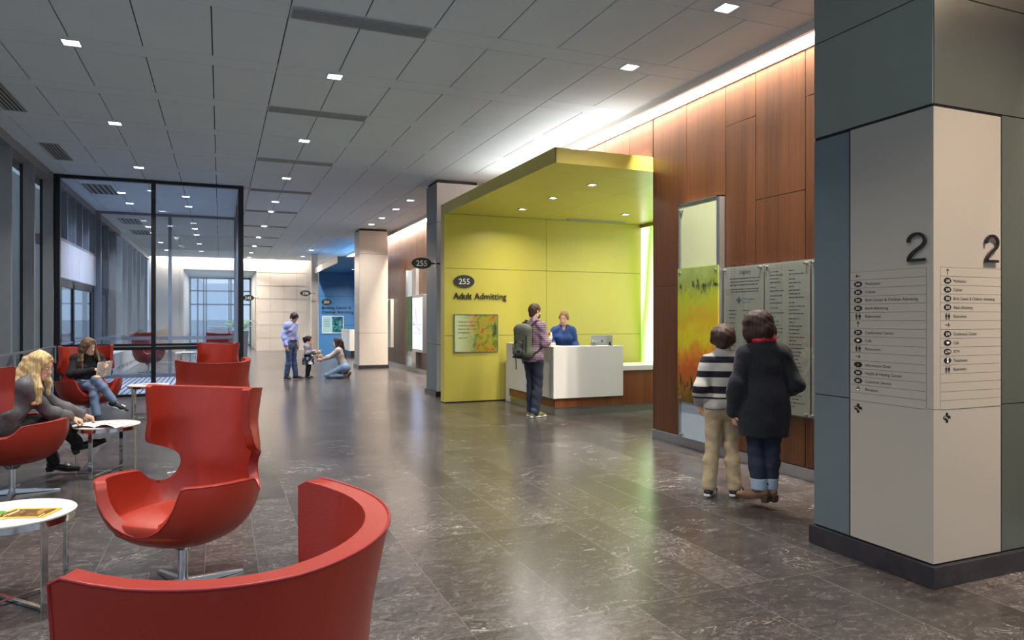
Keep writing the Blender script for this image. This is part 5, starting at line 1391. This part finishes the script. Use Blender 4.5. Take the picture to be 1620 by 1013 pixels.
S = Sdf(); S.ell(F.hp(0, .03, -.072), np.array((.064, .066, .058)) * F.hs, F.axes, .02); S.sub(F.hp(0, .10, -.045), np.array((.036, .04, .028)) * F.hs, F.axes, .01); S.sub(F.hp(0, -.04, -.04), np.array((.08, .07, .09)), F.axes, .01)
S.cut(F.hp(0, 0, -.03), F.up); S.build('beard', H_BROWN, p, .006)

bpk = thing('backpack', 'grey green backpack with a front pocket worn by the man at the desk', 'backpack', (4.56, 10.12, 0), face(.93, .36))
OLIVE = mat('olive_canvas', rgb(84, 88, 74), .7, var=.12, vscale=14, bumps=0.4, bscale=16); STRAP = mat('black_webbing', rgb(22, 22, 24), .8)
S = Sdf(); 
for z0, z1, y, r in ((1.02, 1.36, -.235, .10),):
    for x in (-.085, .085):
        S.cap((x, y, z0), (x, y - .005, z1), .085, .075, .06)
S.cap((-.085, -.235, 1.02), (.085, -.235, 1.02), .085, None, .06); S.cap((-.085, -.235, 1.38), (.085, -.235, 1.38), .07, None, .06); S.cap((0, -.235, 1.05), (0, -.24, 1.36), .09, None, .08)
S.build('bag_body', OLIVE, bpk, .007)
S = Sdf(); S.cap((-.075, -.325, 1.03), (.075, -.315, 1.03), .05, None, .05); S.cap((-.06, -.305, 1.14), (.06, -.305, 1.14), .045, None, .05); S.cap((0, -.315, 1.03), (0, -.31, 1.14), .055, None, .06)
S.build('front_pocket', OLIVE, bpk, .006)
MB().box(-.15, .15, -.33, -.17, .935, .965).build('base_panel', STRAP, bpk, bevel=.014)
MB().tube([(-.04, -.19, 1.44), (-.04, -.2, 1.49), (.04, -.2, 1.49), (.04, -.19, 1.44)], .009, 8).build('grab_handle', STRAP, bpk, smooth=True)
for sg in (1, -1):
    MB().tube([(sg * .09, -.16, 1.42), (sg * .115, -.06, 1.515), (sg * .12, .05, 1.50), (sg * .12, .125, 1.40), (sg * .13, .135, 1.24), (sg * .155, .06, 1.12), (sg * .165, -.08, 1.03), (sg * .14, -.17, 1.0)], .016, 8).build('shoulder_strap', STRAP, bpk, smooth=True)
MB().tube([(.10, -.33, 1.22), (.12, -.36, 1.05), (.11, -.35, .85)], .007, 6).tube([(-.02, -.36, 1.2), (-.02, -.375, 1.0), (-.02, -.36, .76)], .008, 6).tube([(.14, -.30, 1.3), (.155, -.32, 1.1), (.13, -.30, .95)], .008, 6).build('loose_strap', STRAP, bpk, smooth=True)
MB().tube([(-.13, -.30, 1.22), (-.10, -.322, 1.31), (0, -.332, 1.34), (.10, -.322, 1.31), (.13, -.30, 1.22)], .006, 6).build('zip', STRAP, bpk, smooth=True)
MB().tube([(-.115, -.345, 1.06), (-.10, -.355, 1.15), (0, -.368, 1.195), (.10, -.355, 1.15), (.115, -.345, 1.06)], .005, 6).build('zip', STRAP, bpk, smooth=True)
MB().box(.02, .075, -.384, -.366, 1.02, 1.06).build('patch', STRAP, bpk)

# --- receptionist
p = person('receptionist with tied back light hair in a blue zip top standing behind the desk', (5.50, 10.95, 0), (-.36, -.93))
F = Fig(1.69, width=.90, hed=(.0, .10, 1.56), nec=(0, .03, 1.41), che=(0, .03, 1.22), fwd=(.35, 1, -.38), up=(0, .3, 1), sh_r=(.150, .03, 1.335), sh_l=(-.150, .03, 1.335),
        el_r=(.235, .06, 1.09), wr_r=(.20, .28, 1.13), hf_r=(.0, 1, -.15), pn_r=(0, -.2, -1), el_l=(-.21, .02, 1.09), wr_l=(-.16, .24, 1.00), hf_l=(.2, 1, -.2), pn_l=(.2, 0, -1))
F.body(SK_L, p, .007)
BLUET = mat('blue_fleece', rgb(40, 70, 128), .85, var=.06, vscale=14, bumps=0.6, bscale=14)
S = Sdf(); F.add_torso(S, .014, bust=.05)
for n in 'rl': F.add_arm(S, n, .014, .93, (.052, .046, .044, .036), .04)
S.cap(F.J['nec'] - np.array((0, 0, .03)), F.J['nec'] + np.array((0, -.006, .04)), .072, .064, .02)
S.sub(F.J['nec'] + np.array((0, .085, .01)), (.034, .05, .085), None, .01)
S.cut((0, 0, .86), (0, 0, -1)); S.folds(.003, 44, 2); S.build('zip_top', BLUET, p)
zz = MB()
for sg in (1, -1): zz.hexa([tuple(F.J['nec'] + np.array(q)) for q in ((sg * .012, .066, -.085), (sg * .07, .05, -.01), (sg * .075, .0, .02), (sg * .02, .062, -.09), (sg * .014, .078, -.08), (sg * .074, .058, -.005), (sg * .08, .0, .03), (sg * .024, .074, -.085))])
zz.build('collar', BLUET, p, bevel=.004)
MB().tube([tuple(F.J['nec'] + np.array((0, .088, -.08))), tuple(F.J['nec'] + np.array((0, .108, -.18)))], .004, 6).build('zip', BRUSH, p)
S = Sdf(); S.cap((0, -.02, .95), (0, -.02, .88), .15, .155, .04, .74, (1, 0, 0))
for n in 'rl': F.add_leg(S, n, .012, .97, .02)
S.build('trousers', BLACK, p, .008)
for n in 'rl': F.shoe(n, BLACK, SOLE_D, p, .008)
def bun(S): S.ell(F.hp(0.02, -.115, .0), (.042, .035, .042), None, .02); S.cap(F.hp(.07, .0, .0), F.hp(.065, -.05, -.03), .022, .02, .02); S.cap(F.hp(-.07, .0, .0), F.hp(-.065, -.05, -.03), .022, .02, .02)
F.hair(H_LBROWN, p, .006, .009, extra=bun, low=-.045, front=.085, open_=.03); F.faceparts(p)

# --- far group: man, small girl, kneeling woman
p = person('man in a light blue shirt and jeans standing far down the walkway', (1.66, 18.68, 0), (.72, -.69))
F = Fig(1.72, hed=(0, .10, 1.565), nec=(0, .02, 1.425), che=(0, .01, 1.25), fwd=(0, 1, -.75), up=(0, .7, 1), el_r=(.205, -.06, 1.09), wr_r=(.215, .04, .86), el_l=(-.205, -.05, 1.09), wr_l=(-.20, .05, .85), an_r=(.12, -.05, .085), an_l=(-.12, .05, .085), toe_r=(.19, .14, .03), toe_l=(-.15, .25, .03))
F.body(SK_A, p, .009)
SHIRT = mat('pale_blue_shirt', rgb(150, 158, 206), .8, var=.04, vscale=10, bumps=0.7, bscale=14)
S = Sdf(); F.add_torso(S, .016)
for n in 'rl': F.add_arm(S, n, .014, .95, (.053, .046, .045, .036), .04)
S.cap(F.J['nec'] - np.array((0, 0, .03)), F.J['nec'] + np.array((0, 0, .03)), .068, .064, .02); S.cut((0, 0, .96), (0, 0, -1), ((0, 0, .90), .19)); S.folds(.004, 44, 2); S.build('shirt', SHIRT, p, .009)
S = Sdf(); S.cap((0, 0, .97), (0, 0, .88), .155, .16, .04, .74, (1, 0, 0))
for n in 'rl':
    F.add_leg(S, n, .010, .97, .016); S.ell(F.J['hip_' + n] - np.array((0, .025, 0)), (.095,) * 3, None, .04)
S.folds(.003, 48, 2); S.build('jeans', DENIM, p, .009)
MB().lathe([(.164, .965), (.166, .985), (.162, 1.0)], n=28, sy=.78).build('belt', mat('brown_belt', rgb(52, 36, 30), .5), p, smooth=True)
for n in 'rl': F.shoe(n, BLACK, SOLE_D, p, .009)
F.hair(H_DARK, p, .008, .016); F.faceparts(p)

p = person('small girl with a dark ponytail in a grey cardigan and navy skirt', (2.10, 18.83, 0), (.85, -.52))
F = Fig(1.10, head_k=1.03, hed=(0, .02, .985), nec=(0, -.01, .855), fwd=(0, 1, -.08), sh_r=(.115, -.01, .815), sh_l=(-.115, -.01, .815), el_r=(.15, .02, .65), wr_r=(.10, .17, .70), hf_r=(-.2, 1, .2), el_l=(-.14, .03, .66), wr_l=(-.08, .18, .64), hf_l=(.2, 1, 0), pn_r=(-1, 0, 0), pn_l=(1, 0, 0))
F.body(SK_A, p, .008)
S = Sdf(); F.add_torso(S, .014, hips=False)
for n in 'rl': F.add_arm(S, n, .013, .9, (.06, .054, .05, .042), .03)
S.cut((0, 0, .55), (0, 0, -1)); S.folds(.003, 50, 1); S.build('cardigan', mat('grey_knit', rgb(132, 128, 138), .9, var=.1, vscale=20), p, .008)
m, nt, b = new_mat('navy_white_print'); f = noise(nt, objco(nt), 16, 3, .5, .6); nt.links.new(ramp(nt, f, [(0, rgb(20, 24, 48)), (.58, rgb(196, 200, 214))], 'CONSTANT'), b.inputs['Base Color']); b.inputs['Roughness'].default_value = .8
S = Sdf(); S.chain([(0, -.008, .62), (0, -.005, .50), (0, 0, .36)], [.122, .148, .178], .04, .85, (1, 0, 0)); S.cut((0, 0, .36), (0, 0, -1)); S.folds(.006, 40, 2); S.build('skirt', m, p, .008)
S = Sdf()
for n in 'rl': F.add_leg(S, n, .004, 1.0)
S.build('tights', BLACK, p, .008)
for n in 'rl': F.shoe(n, BLACK, SOLE_D, p, .008, high=.09, name='boot')
def pony(S): S.chain([F.hp(0, -.10, .06), F.hp(0, -.15, .03), F.hp(0, -.15, -.06)], [.035, .04, .022], .03); S.chain([F.hp(0, -.08, -.02), F.hp(0, -.085, -.10)], [.05, .03], .03)
F.hair(H_DARK, p, .008, .016, extra=pony); F.faceparts(p)

p = person('woman with long dark hair in a beige top and light jeans kneeling', (2.86, 18.50, 0), (-.93, .37))
F = Fig(1.64, pel=(0, -.10, .30), wai=(0, -.05, .43), che=(0, .0, .60), nec=(0, .02, .78), hed=(0, .08, .925), fwd=(0, 1, .03), up=(0, 0, 1), sh_r=(.165, .02, .72), sh_l=(-.165, .02, .72),
        hip_r=(.085, -.09, .28), hip_l=(-.085, -.09, .28), kn_r=(.11, .33, .075), kn_l=(-.11, .31, .075), an_r=(.10, -.10, .065), an_l=(-.09, -.10, .065), toe_r=(.10, -.16, .0), toe_l=(-.09, -.16, .0),
        el_r=(.20, .24, .56), wr_r=(.11, .44, .50), hf_r=(-.2, 1, .1), pn_r=(-1, 0, 0), el_l=(-.20, .24, .56), wr_l=(-.10, .45, .48), hf_l=(.2, 1, 0), pn_l=(1, 0, 0))
F.body(SK_A, p, .009, feet=False)
S = Sdf(); F.add_torso(S, .014, hips=False, bust=.045)
for n in 'rl': F.add_arm(S, n, .012, .55, (.05, .044, .044, .036), .04)
S.cut((0, -.06, .36), (0, -.4, -1), ((0, -.1, .28), .16)); S.folds(.003, 50, 1); S.build('top', mat('beige_jersey', rgb(178, 166, 158), .85), p, .009)
S = Sdf(); S.cap((0, -.06, .39), (0, -.11, .28), .145, .16, .05, .78, (1, 0, 0))
for n in 'rl':
    F.add_leg(S, n, .012, .95, .012); S.ell(F.J['hip_' + n] - np.array((0, .05, .01)), (.11,) * 3, None, .05)
S.cut((0, 0, .006), (0, 0, -1)); S.folds(.003, 48, 3); S.build('jeans', DENIM_L, p, .009)
sh = MB()
for sg, n in ((1, 'r'), (-1, 'l')):
    S = Sdf(); x = .10 if sg > 0 else -.09
    S.cap((x, -.13, .09), (x, -.19, .045), .04, .036, .02); S.cap((x, -.19, .05), (x, -.24, .13), .034, .034, .03); S.cut((x, 0, .004), (0, 0, -1)); o = S.build('boot', BOOT, p, .009)
def longd(S):
    h0 = F.hd; w = lambda x, y, z: h0 + np.array((x, y, z))
    S.chain([F.hp(0, -.07, .03), F.hp(0, -.10, -.08), w(.0, -.12, -.24), w(0, -.15, -.40), w(0, -.18, -.50)], [.07, .075, .075, .06, .03], .04, .7, (1, 0, 0))
    for sg in (1, -1): curtain(S, [F.hp(sg * .02, .06, .10), F.hp(sg * .085, .02, .0), w(sg * .10, -.02, -.14), w(sg * .09, -.06, -.30), w(sg * .07, -.12, -.44)], [F.hp(0, -.1, .09), F.hp(sg * .03, -.14, .0), w(sg * .03, -.17, -.16), w(sg * .02, -.2, -.34), w(0, -.23, -.5)], 8, (.018, .02, .02, .018, .006), None, .012, 3, .008)
F.hair(H_DARK, p, .008, .014, extra=longd); F.faceparts(p)
ty = thing('soft_toy', 'small fluffy beige soft toy held between the small girl and the kneeling woman', 'soft toy', (2.36, 18.72, 0))
S = Sdf(); S.ell((0, 0, .56), (.06, .055, .085), None, .02); S.ell((0, 0, .675), (.05, .05, .045), None, .02)
for sg in (1, -1): S.ell((sg * .04, 0, .72), (.018, .012, .02), None, .01); S.cap((sg * .05, 0, .60), (sg * .085, -.01, .55), .02, None, .02); S.cap((sg * .035, 0, .50), (sg * .045, -.03, .44), .025, None, .02)
S.folds(.003, 180, 1); S.build('plush', mat('beige_plush', rgb(168, 150, 130), .95, bumps=.5, bscale=200), ty, .007)

# --- blond woman leaning over the table
p = person('blond woman in a grey jacket and black boots leaning over a side table', (-1.74, 7.50, 0), (.949, .316))
F = Fig(1.70, pel=(0, -.10, .56), wai=(-.03, .0, .69), che=(-.075, .09, .84), nec=(-.09, .165, .985), hed=(-.075, .25, 1.115), fwd=(.53, .75, -.34), up=(.16, .26, 1), sideC=(.97, -.24, 0), sideP=(.9, .4, 0), sh_r=(.06, .11, .945), sh_l=(-.22, .19, .945),
        hip_r=(.06, -.04, .55), hip_l=(-.09, -.08, .55), kn_l=(-.42, .27, .54), an_l=(-.62, .44, .10), toe_l=(-.52, .60, .045), kn_r=(-.25, .38, .61), an_r=(-.46, .62, .29), toe_r=(-.44, .83, .245),
        el_r=(-.02, .31, .69), wr_r=(-.25, .51, .60), hf_r=(-.12, 1, -.45), pn_r=(-.3, -.3, -1), el_l=(-.30, .42, .71), wr_l=(-.36, .62, .605), hf_l=(.0, 1, -.4), pn_l=(.2, -.2, -1), curl={'r': .42, 'l': .5})
F.body(SK_L, p, .006, feet=False)
JKT = mat('grey_jacket', rgb(86, 84, 88), .55, var=.1, vscale=12, bumps=0.5, bscale=12)
S = Sdf(); F.add_torso(S, .018, hips=False, bust=.04); S.cap(F.J['pel'] + (0, 0, .02), F.J['wai'], .17, .15, .05, .75, (1, 0, 0))
for n in 'rl': F.add_arm(S, n, .014, .93, (.047, .044, .044, .036), .035)
S.cut((0, -.1, .52), (0, -.1, -1)); S.folds(.0042, 46, 2); S.build('jacket', JKT, p)
JD = mat('black_denim', rgb(26, 26, 32), .7, var=.2, vscale=10, bumps=0.6, bscale=18)
S = Sdf(); S.cap(F.J['pel'] + (0, 0, .06), F.J['pel'] + (0, .02, -.03), .158, .165, .04, .8, (1, 0, 0))
for n in 'rl':
    F.add_leg(S, n, .010, .92, .006); S.ell(F.J['hip_' + n] - np.array((0, .035, -.01)), (.112,) * 3, None, .05)
S.folds(.003, 48, 2); S.build('trousers', JD, p)
BOOTB = mat('black_leather_boot', rgb(18, 17, 18), .32, spec=.5)
F.shoe('l', BOOTB, SOLE_D, p, high=.10, heel=.035, name='boot', length=1.05)
ur = nrm(np.array((-.15, -.35, 1))); F.shoe('r', BOOTB, SOLE_D, p, high=.10, heel=.035, name='boot', length=1.05, up=ur)
def blond(S):
    q = F.hp; h0 = F.hd; hf = nrm(F.fwd * (1, 1, 0)); hr = np.array((hf[1], -hf[0], 0)); w = lambda x, y, z: h0 + x * hr + y * hf + np.array((0, 0, z))
    S.chain([q(0, -.06, .05), q(0, -.10, -.04), w(0, -.16, -.14), w(.01, -.23, -.27)], [.08, .08, .07, .045], .04, .7, tuple(hr))
    S.chain([q(-.05, .0, .07), q(-.08, .0, -.04), w(-.09, .01, -.16), w(-.08, .02, -.27)], [.04, .042, .035, .015], .03)
    S.chain([q(.045, -.01, .06), q(.07, -.03, -.04), w(.09, -.06, -.14), w(.10, -.11, -.24)], [.05, .045, .04, .025], .04)
    front = [q(.02, .05, .108), q(.082, .02, .03), w(.11, .03, -.08), w(.15, .075, -.19), w(.155, .085, -.33)]
    back = [q(.01, -.06, .115), q(.055, -.125, .03), w(.10, -.17, -.09), w(.185, -.18, -.21), w(.21, -.22, -.38)]
    curtain(S, front, back, 30, (.015, .018, .018, .015, .004), None, .012, 3, .004)
    curtain(S, [q(-.02, -.06, .115), q(-.06, -.12, .03), w(-.08, -.18, -.10), w(-.06, -.26, -.22), w(-.04, -.32, -.34)], back, 14, (.016, .018, .018, .015, .006), None, .012, 4, .004)
F.hair(H_BLOND, p, .006, .017, extra=blond, front=.08, open_=.028); F.faceparts(p, mat('brow_blond', rgb(140, 104, 66), .8))
for n, zs in (('r', (0, .014, .03)), ('l', (.0, .016))):
    w, e = F.J['wr_' + n], F.J['el_' + n]; d = nrm(e - w); mb = MB()
    for z in zs:
        c = w + d * (z + .0); a = nrm(np.cross(d, (0, 0, 1))); b_ = np.cross(d, a); rr_ = .033
        mb.tube([tuple(c + a * rr_ * math.cos(t) + b_ * rr_ * math.sin(t)) for t in np.linspace(0, 2 * PI, 20)], .0032, 6, cap=False)
    mb.build('bracelets', BRUSH, p, smooth=True)

# --- teenage girl in the armchair
p = person('teenage girl in a black top and ripped jeans sitting cross legged in an armchair', (-1.80, 12.05, 0), (.41, -.91))
F = Fig(1.64, pel=(0, -.10, .56), wai=(0, -.12, .68), che=(0, -.09, .84), nec=(0, -.07, 1.01), hed=(0, .01, 1.135), fwd=(-.40, 1, -.35), up=(-.05, .35, 1), sh_r=(.16, -.08, .955), sh_l=(-.16, -.08, .955),
        hip_r=(.09, -.06, .55), hip_l=(-.09, -.06, .55), kn_r=(.05, .36, .56), an_r=(.03, .47, .14), toe_r=(.02, .62, .06), kn_l=(.02, .40, .665), an_l=(-.19, .52, .33), toe_l=(-.30, .60, .27),
        el_r=(.25, .06, .74), wr_r=(.0, .25, .80), hf_r=(-1, .4, .1), pn_r=(0, -.4, -1), el_l=(-.24, .06, .74), wr_l=(-.14, .28, .84), hf_l=(.1, 1, .1), pn_l=(1, 0, 0))
F.body(SK_L, p, .007, feet=False)
S = Sdf(); F.add_torso(S, .012, hips=False, bust=.042); S.cap(F.J['pel'] + (0, 0, .02), F.J['wai'], .15, .13, .05, .75, (1, 0, 0))
for n in 'rl': F.add_arm(S, n, .012, .93, (.05, .043, .042, .034), .035)
S.cut((0, 0, .54), (0, 0, -1)); S.folds(.0035, 50, 2); S.build('black_top', mat('black_knit', rgb(20, 20, 24), .9, bumps=0.6, bscale=13), p, .007)
JL = mat('washed_denim', rgb(98, 118, 148), .8, var=.22, vscale=10, bumps=0.35, bscale=20)
S = Sdf(); S.cap(F.J['pel'], F.J['pel'] + (0, .03, -.02), .145, .15, .04, .75, (1, 0, 0))
for n in 'rl':
    F.add_leg(S, n, .010, .93, .004); S.ell(F.J['hip_' + n] - np.array((0, .035, -.01)), (.110,) * 3, None, .05)
S.folds(.003, 48, 2); S.build('jeans', JL, p, .007)
mb = MB(); mb.ell(tuple(F.J['kn_l'] + np.array((.0, .035, .035))), (.045, .03, .035), 12, 8); mb.ell(tuple(F.J['kn_r'] + np.array((.01, .052, .0))), (.035, .02, .026), 12, 8); mb.build('bare_knees', SK_L, p, smooth=True)
SNB = mat('black_canvas_shoe', rgb(22, 22, 26), .8)
F.shoe('r', SNB, SOLE_W, p, .007, name='trainer'); o = F.shoe('l', SNB, SOLE_W, p, .007, name='trainer', up=nrm(np.array((-.35, .2, 1))))
a, t = F.J['an_l'], F.J['toe_l']; MB().tube([tuple(a + (t - a) * .62 + np.array((-.002, .004, -.004))), tuple(a + (t - a) * 1.0 + np.array((-.002, .004, -.004)))], .013, 8).build('laces', SOLE_W, o, smooth=True)
def longb(S):
    q = F.hp; h0 = F.hd; w = lambda x, y, z: h0 + np.array((x, y, z))
    S.chain([q(0, -.06, .04), q(0, -.10, -.08), w(0, -.10, -.2), w(0, -.11, -.32)], [.07, .07, .065, .04], .04, .75, (1, 0, 0))
    for sg in (1, -1):
        S.chain([q(sg * .055, .0, .05), q(sg * .08, -.01, -.05), w(sg * .10, -.02, -.16)], [.04, .04, .03], .03)
        curtain(S, [q(sg * .014, .06, .106), q(sg * .078, .028, .03), w(sg * .092, .02, -.09), w(sg * .11, .06, -.21), w(sg * .105, .085, -.36)],
                [q(sg * .012, -.05, .115), q(sg * .095, -.05, .02), w(sg * .125, -.05, -.10), w(sg * .15, -.03, -.22), w(sg * .14, -.01, -.34)], 16, (.012, .015, .015, .013, .004), None, .01, 2 + sg, .004)
F.hair(H_LONG, p, .007, .015, extra=longb, front=.04); F.faceparts(p)
gm = thing('magazine', 'rolled open magazine in the hands of the teenage girl', 'magazine', (-1.80, 12.05, 0), face(.41, -.91))
gm2 = page_arc(-.11, .0, -.12, .12, 0, .02); gm3 = page_arc(0, .12, -.12, .12, 0, .03)
MM = Matrix.Translation((-.11, .33, .80)) @ Matrix.Rotation(math.radians(68), 4, 'X') @ Matrix.Rotation(.3, 4, 'Y')
gm2.xf(MM).build('page', PAPER, gm, smooth=True); gm3.xf(MM).build('page', PAPER, gm, smooth=True)
# ------------------------------------------------------------------ cove lights, daylight, camera
def area(name, loc, rot, sx, sy, power, col=(1, .93, .84), spread=180, parent=None):
    ld = bpy.data.lights.new(name, 'AREA'); ld.shape = 'RECTANGLE'; ld.size = sx; ld.size_y = sy; ld.energy = power; ld.color = col; ld.spread = math.radians(spread)
    o = bpy.data.objects.new(name, ld); COL.objects.link(o); o.location = loc; o.rotation_euler = rot
    if parent: o.parent = parent
    return o
# LED strip inside the slot above the wood wall (runs along y) and above the far stone wall (runs along x)
for y0, y1, pw in ((1.0, 9.0, 230), (9.0, 17.0, 210), (17.0, 25.0, 230), (25.0, 35.0, 230)):
    area('cove_light', (XR + .115, (y0 + y1) / 2, 4.36), (0, math.radians(-8), 0), .05, y1 - y0, pw * 3.8, (1, .87, .72))
area('cove_light', (.45, 35.2, 4.58), (math.radians(8), 0, 0), 6.6, .06, 300, (1, .93, .84))
area('canopy_uplight', (4.75, 10.1, 3.68), (PI, 0, 0), .3, 4.4, 22, (1, .95, .9))
area('corridor_light', (0, 39, 3.75), (0, 0, 0), 2, 5, 160, (1, .97, .92))
w = bpy.data.worlds.new('daylight'); SC.world = w; w.use_nodes = True
bg = w.node_tree.nodes['Background']; bg.inputs[0].default_value = (.60, .78, 1.0, 1); bg.inputs[1].default_value = 1.0

cam = bpy.data.cameras.new('camera'); co = bpy.data.objects.new('camera', cam); COL.objects.link(co)
co.location = (0, 0, EYE); co.rotation_euler = (math.radians(90), 0, math.radians(-22.5))
cam.sensor_fit = 'HORIZONTAL'; cam.sensor_width = 36; cam.lens = 36 * 1114 / 1620; cam.shift_y = -3.5 / 1620; cam.clip_start = .05; cam.clip_end = 200
SC.camera = co
SC.view_settings.view_transform = 'Standard'; SC.view_settings.look = 'None'; SC.view_settings.gamma = 1; SC.view_settings.use_curve_mapping = False
SC.view_settings.exposure = 0.0
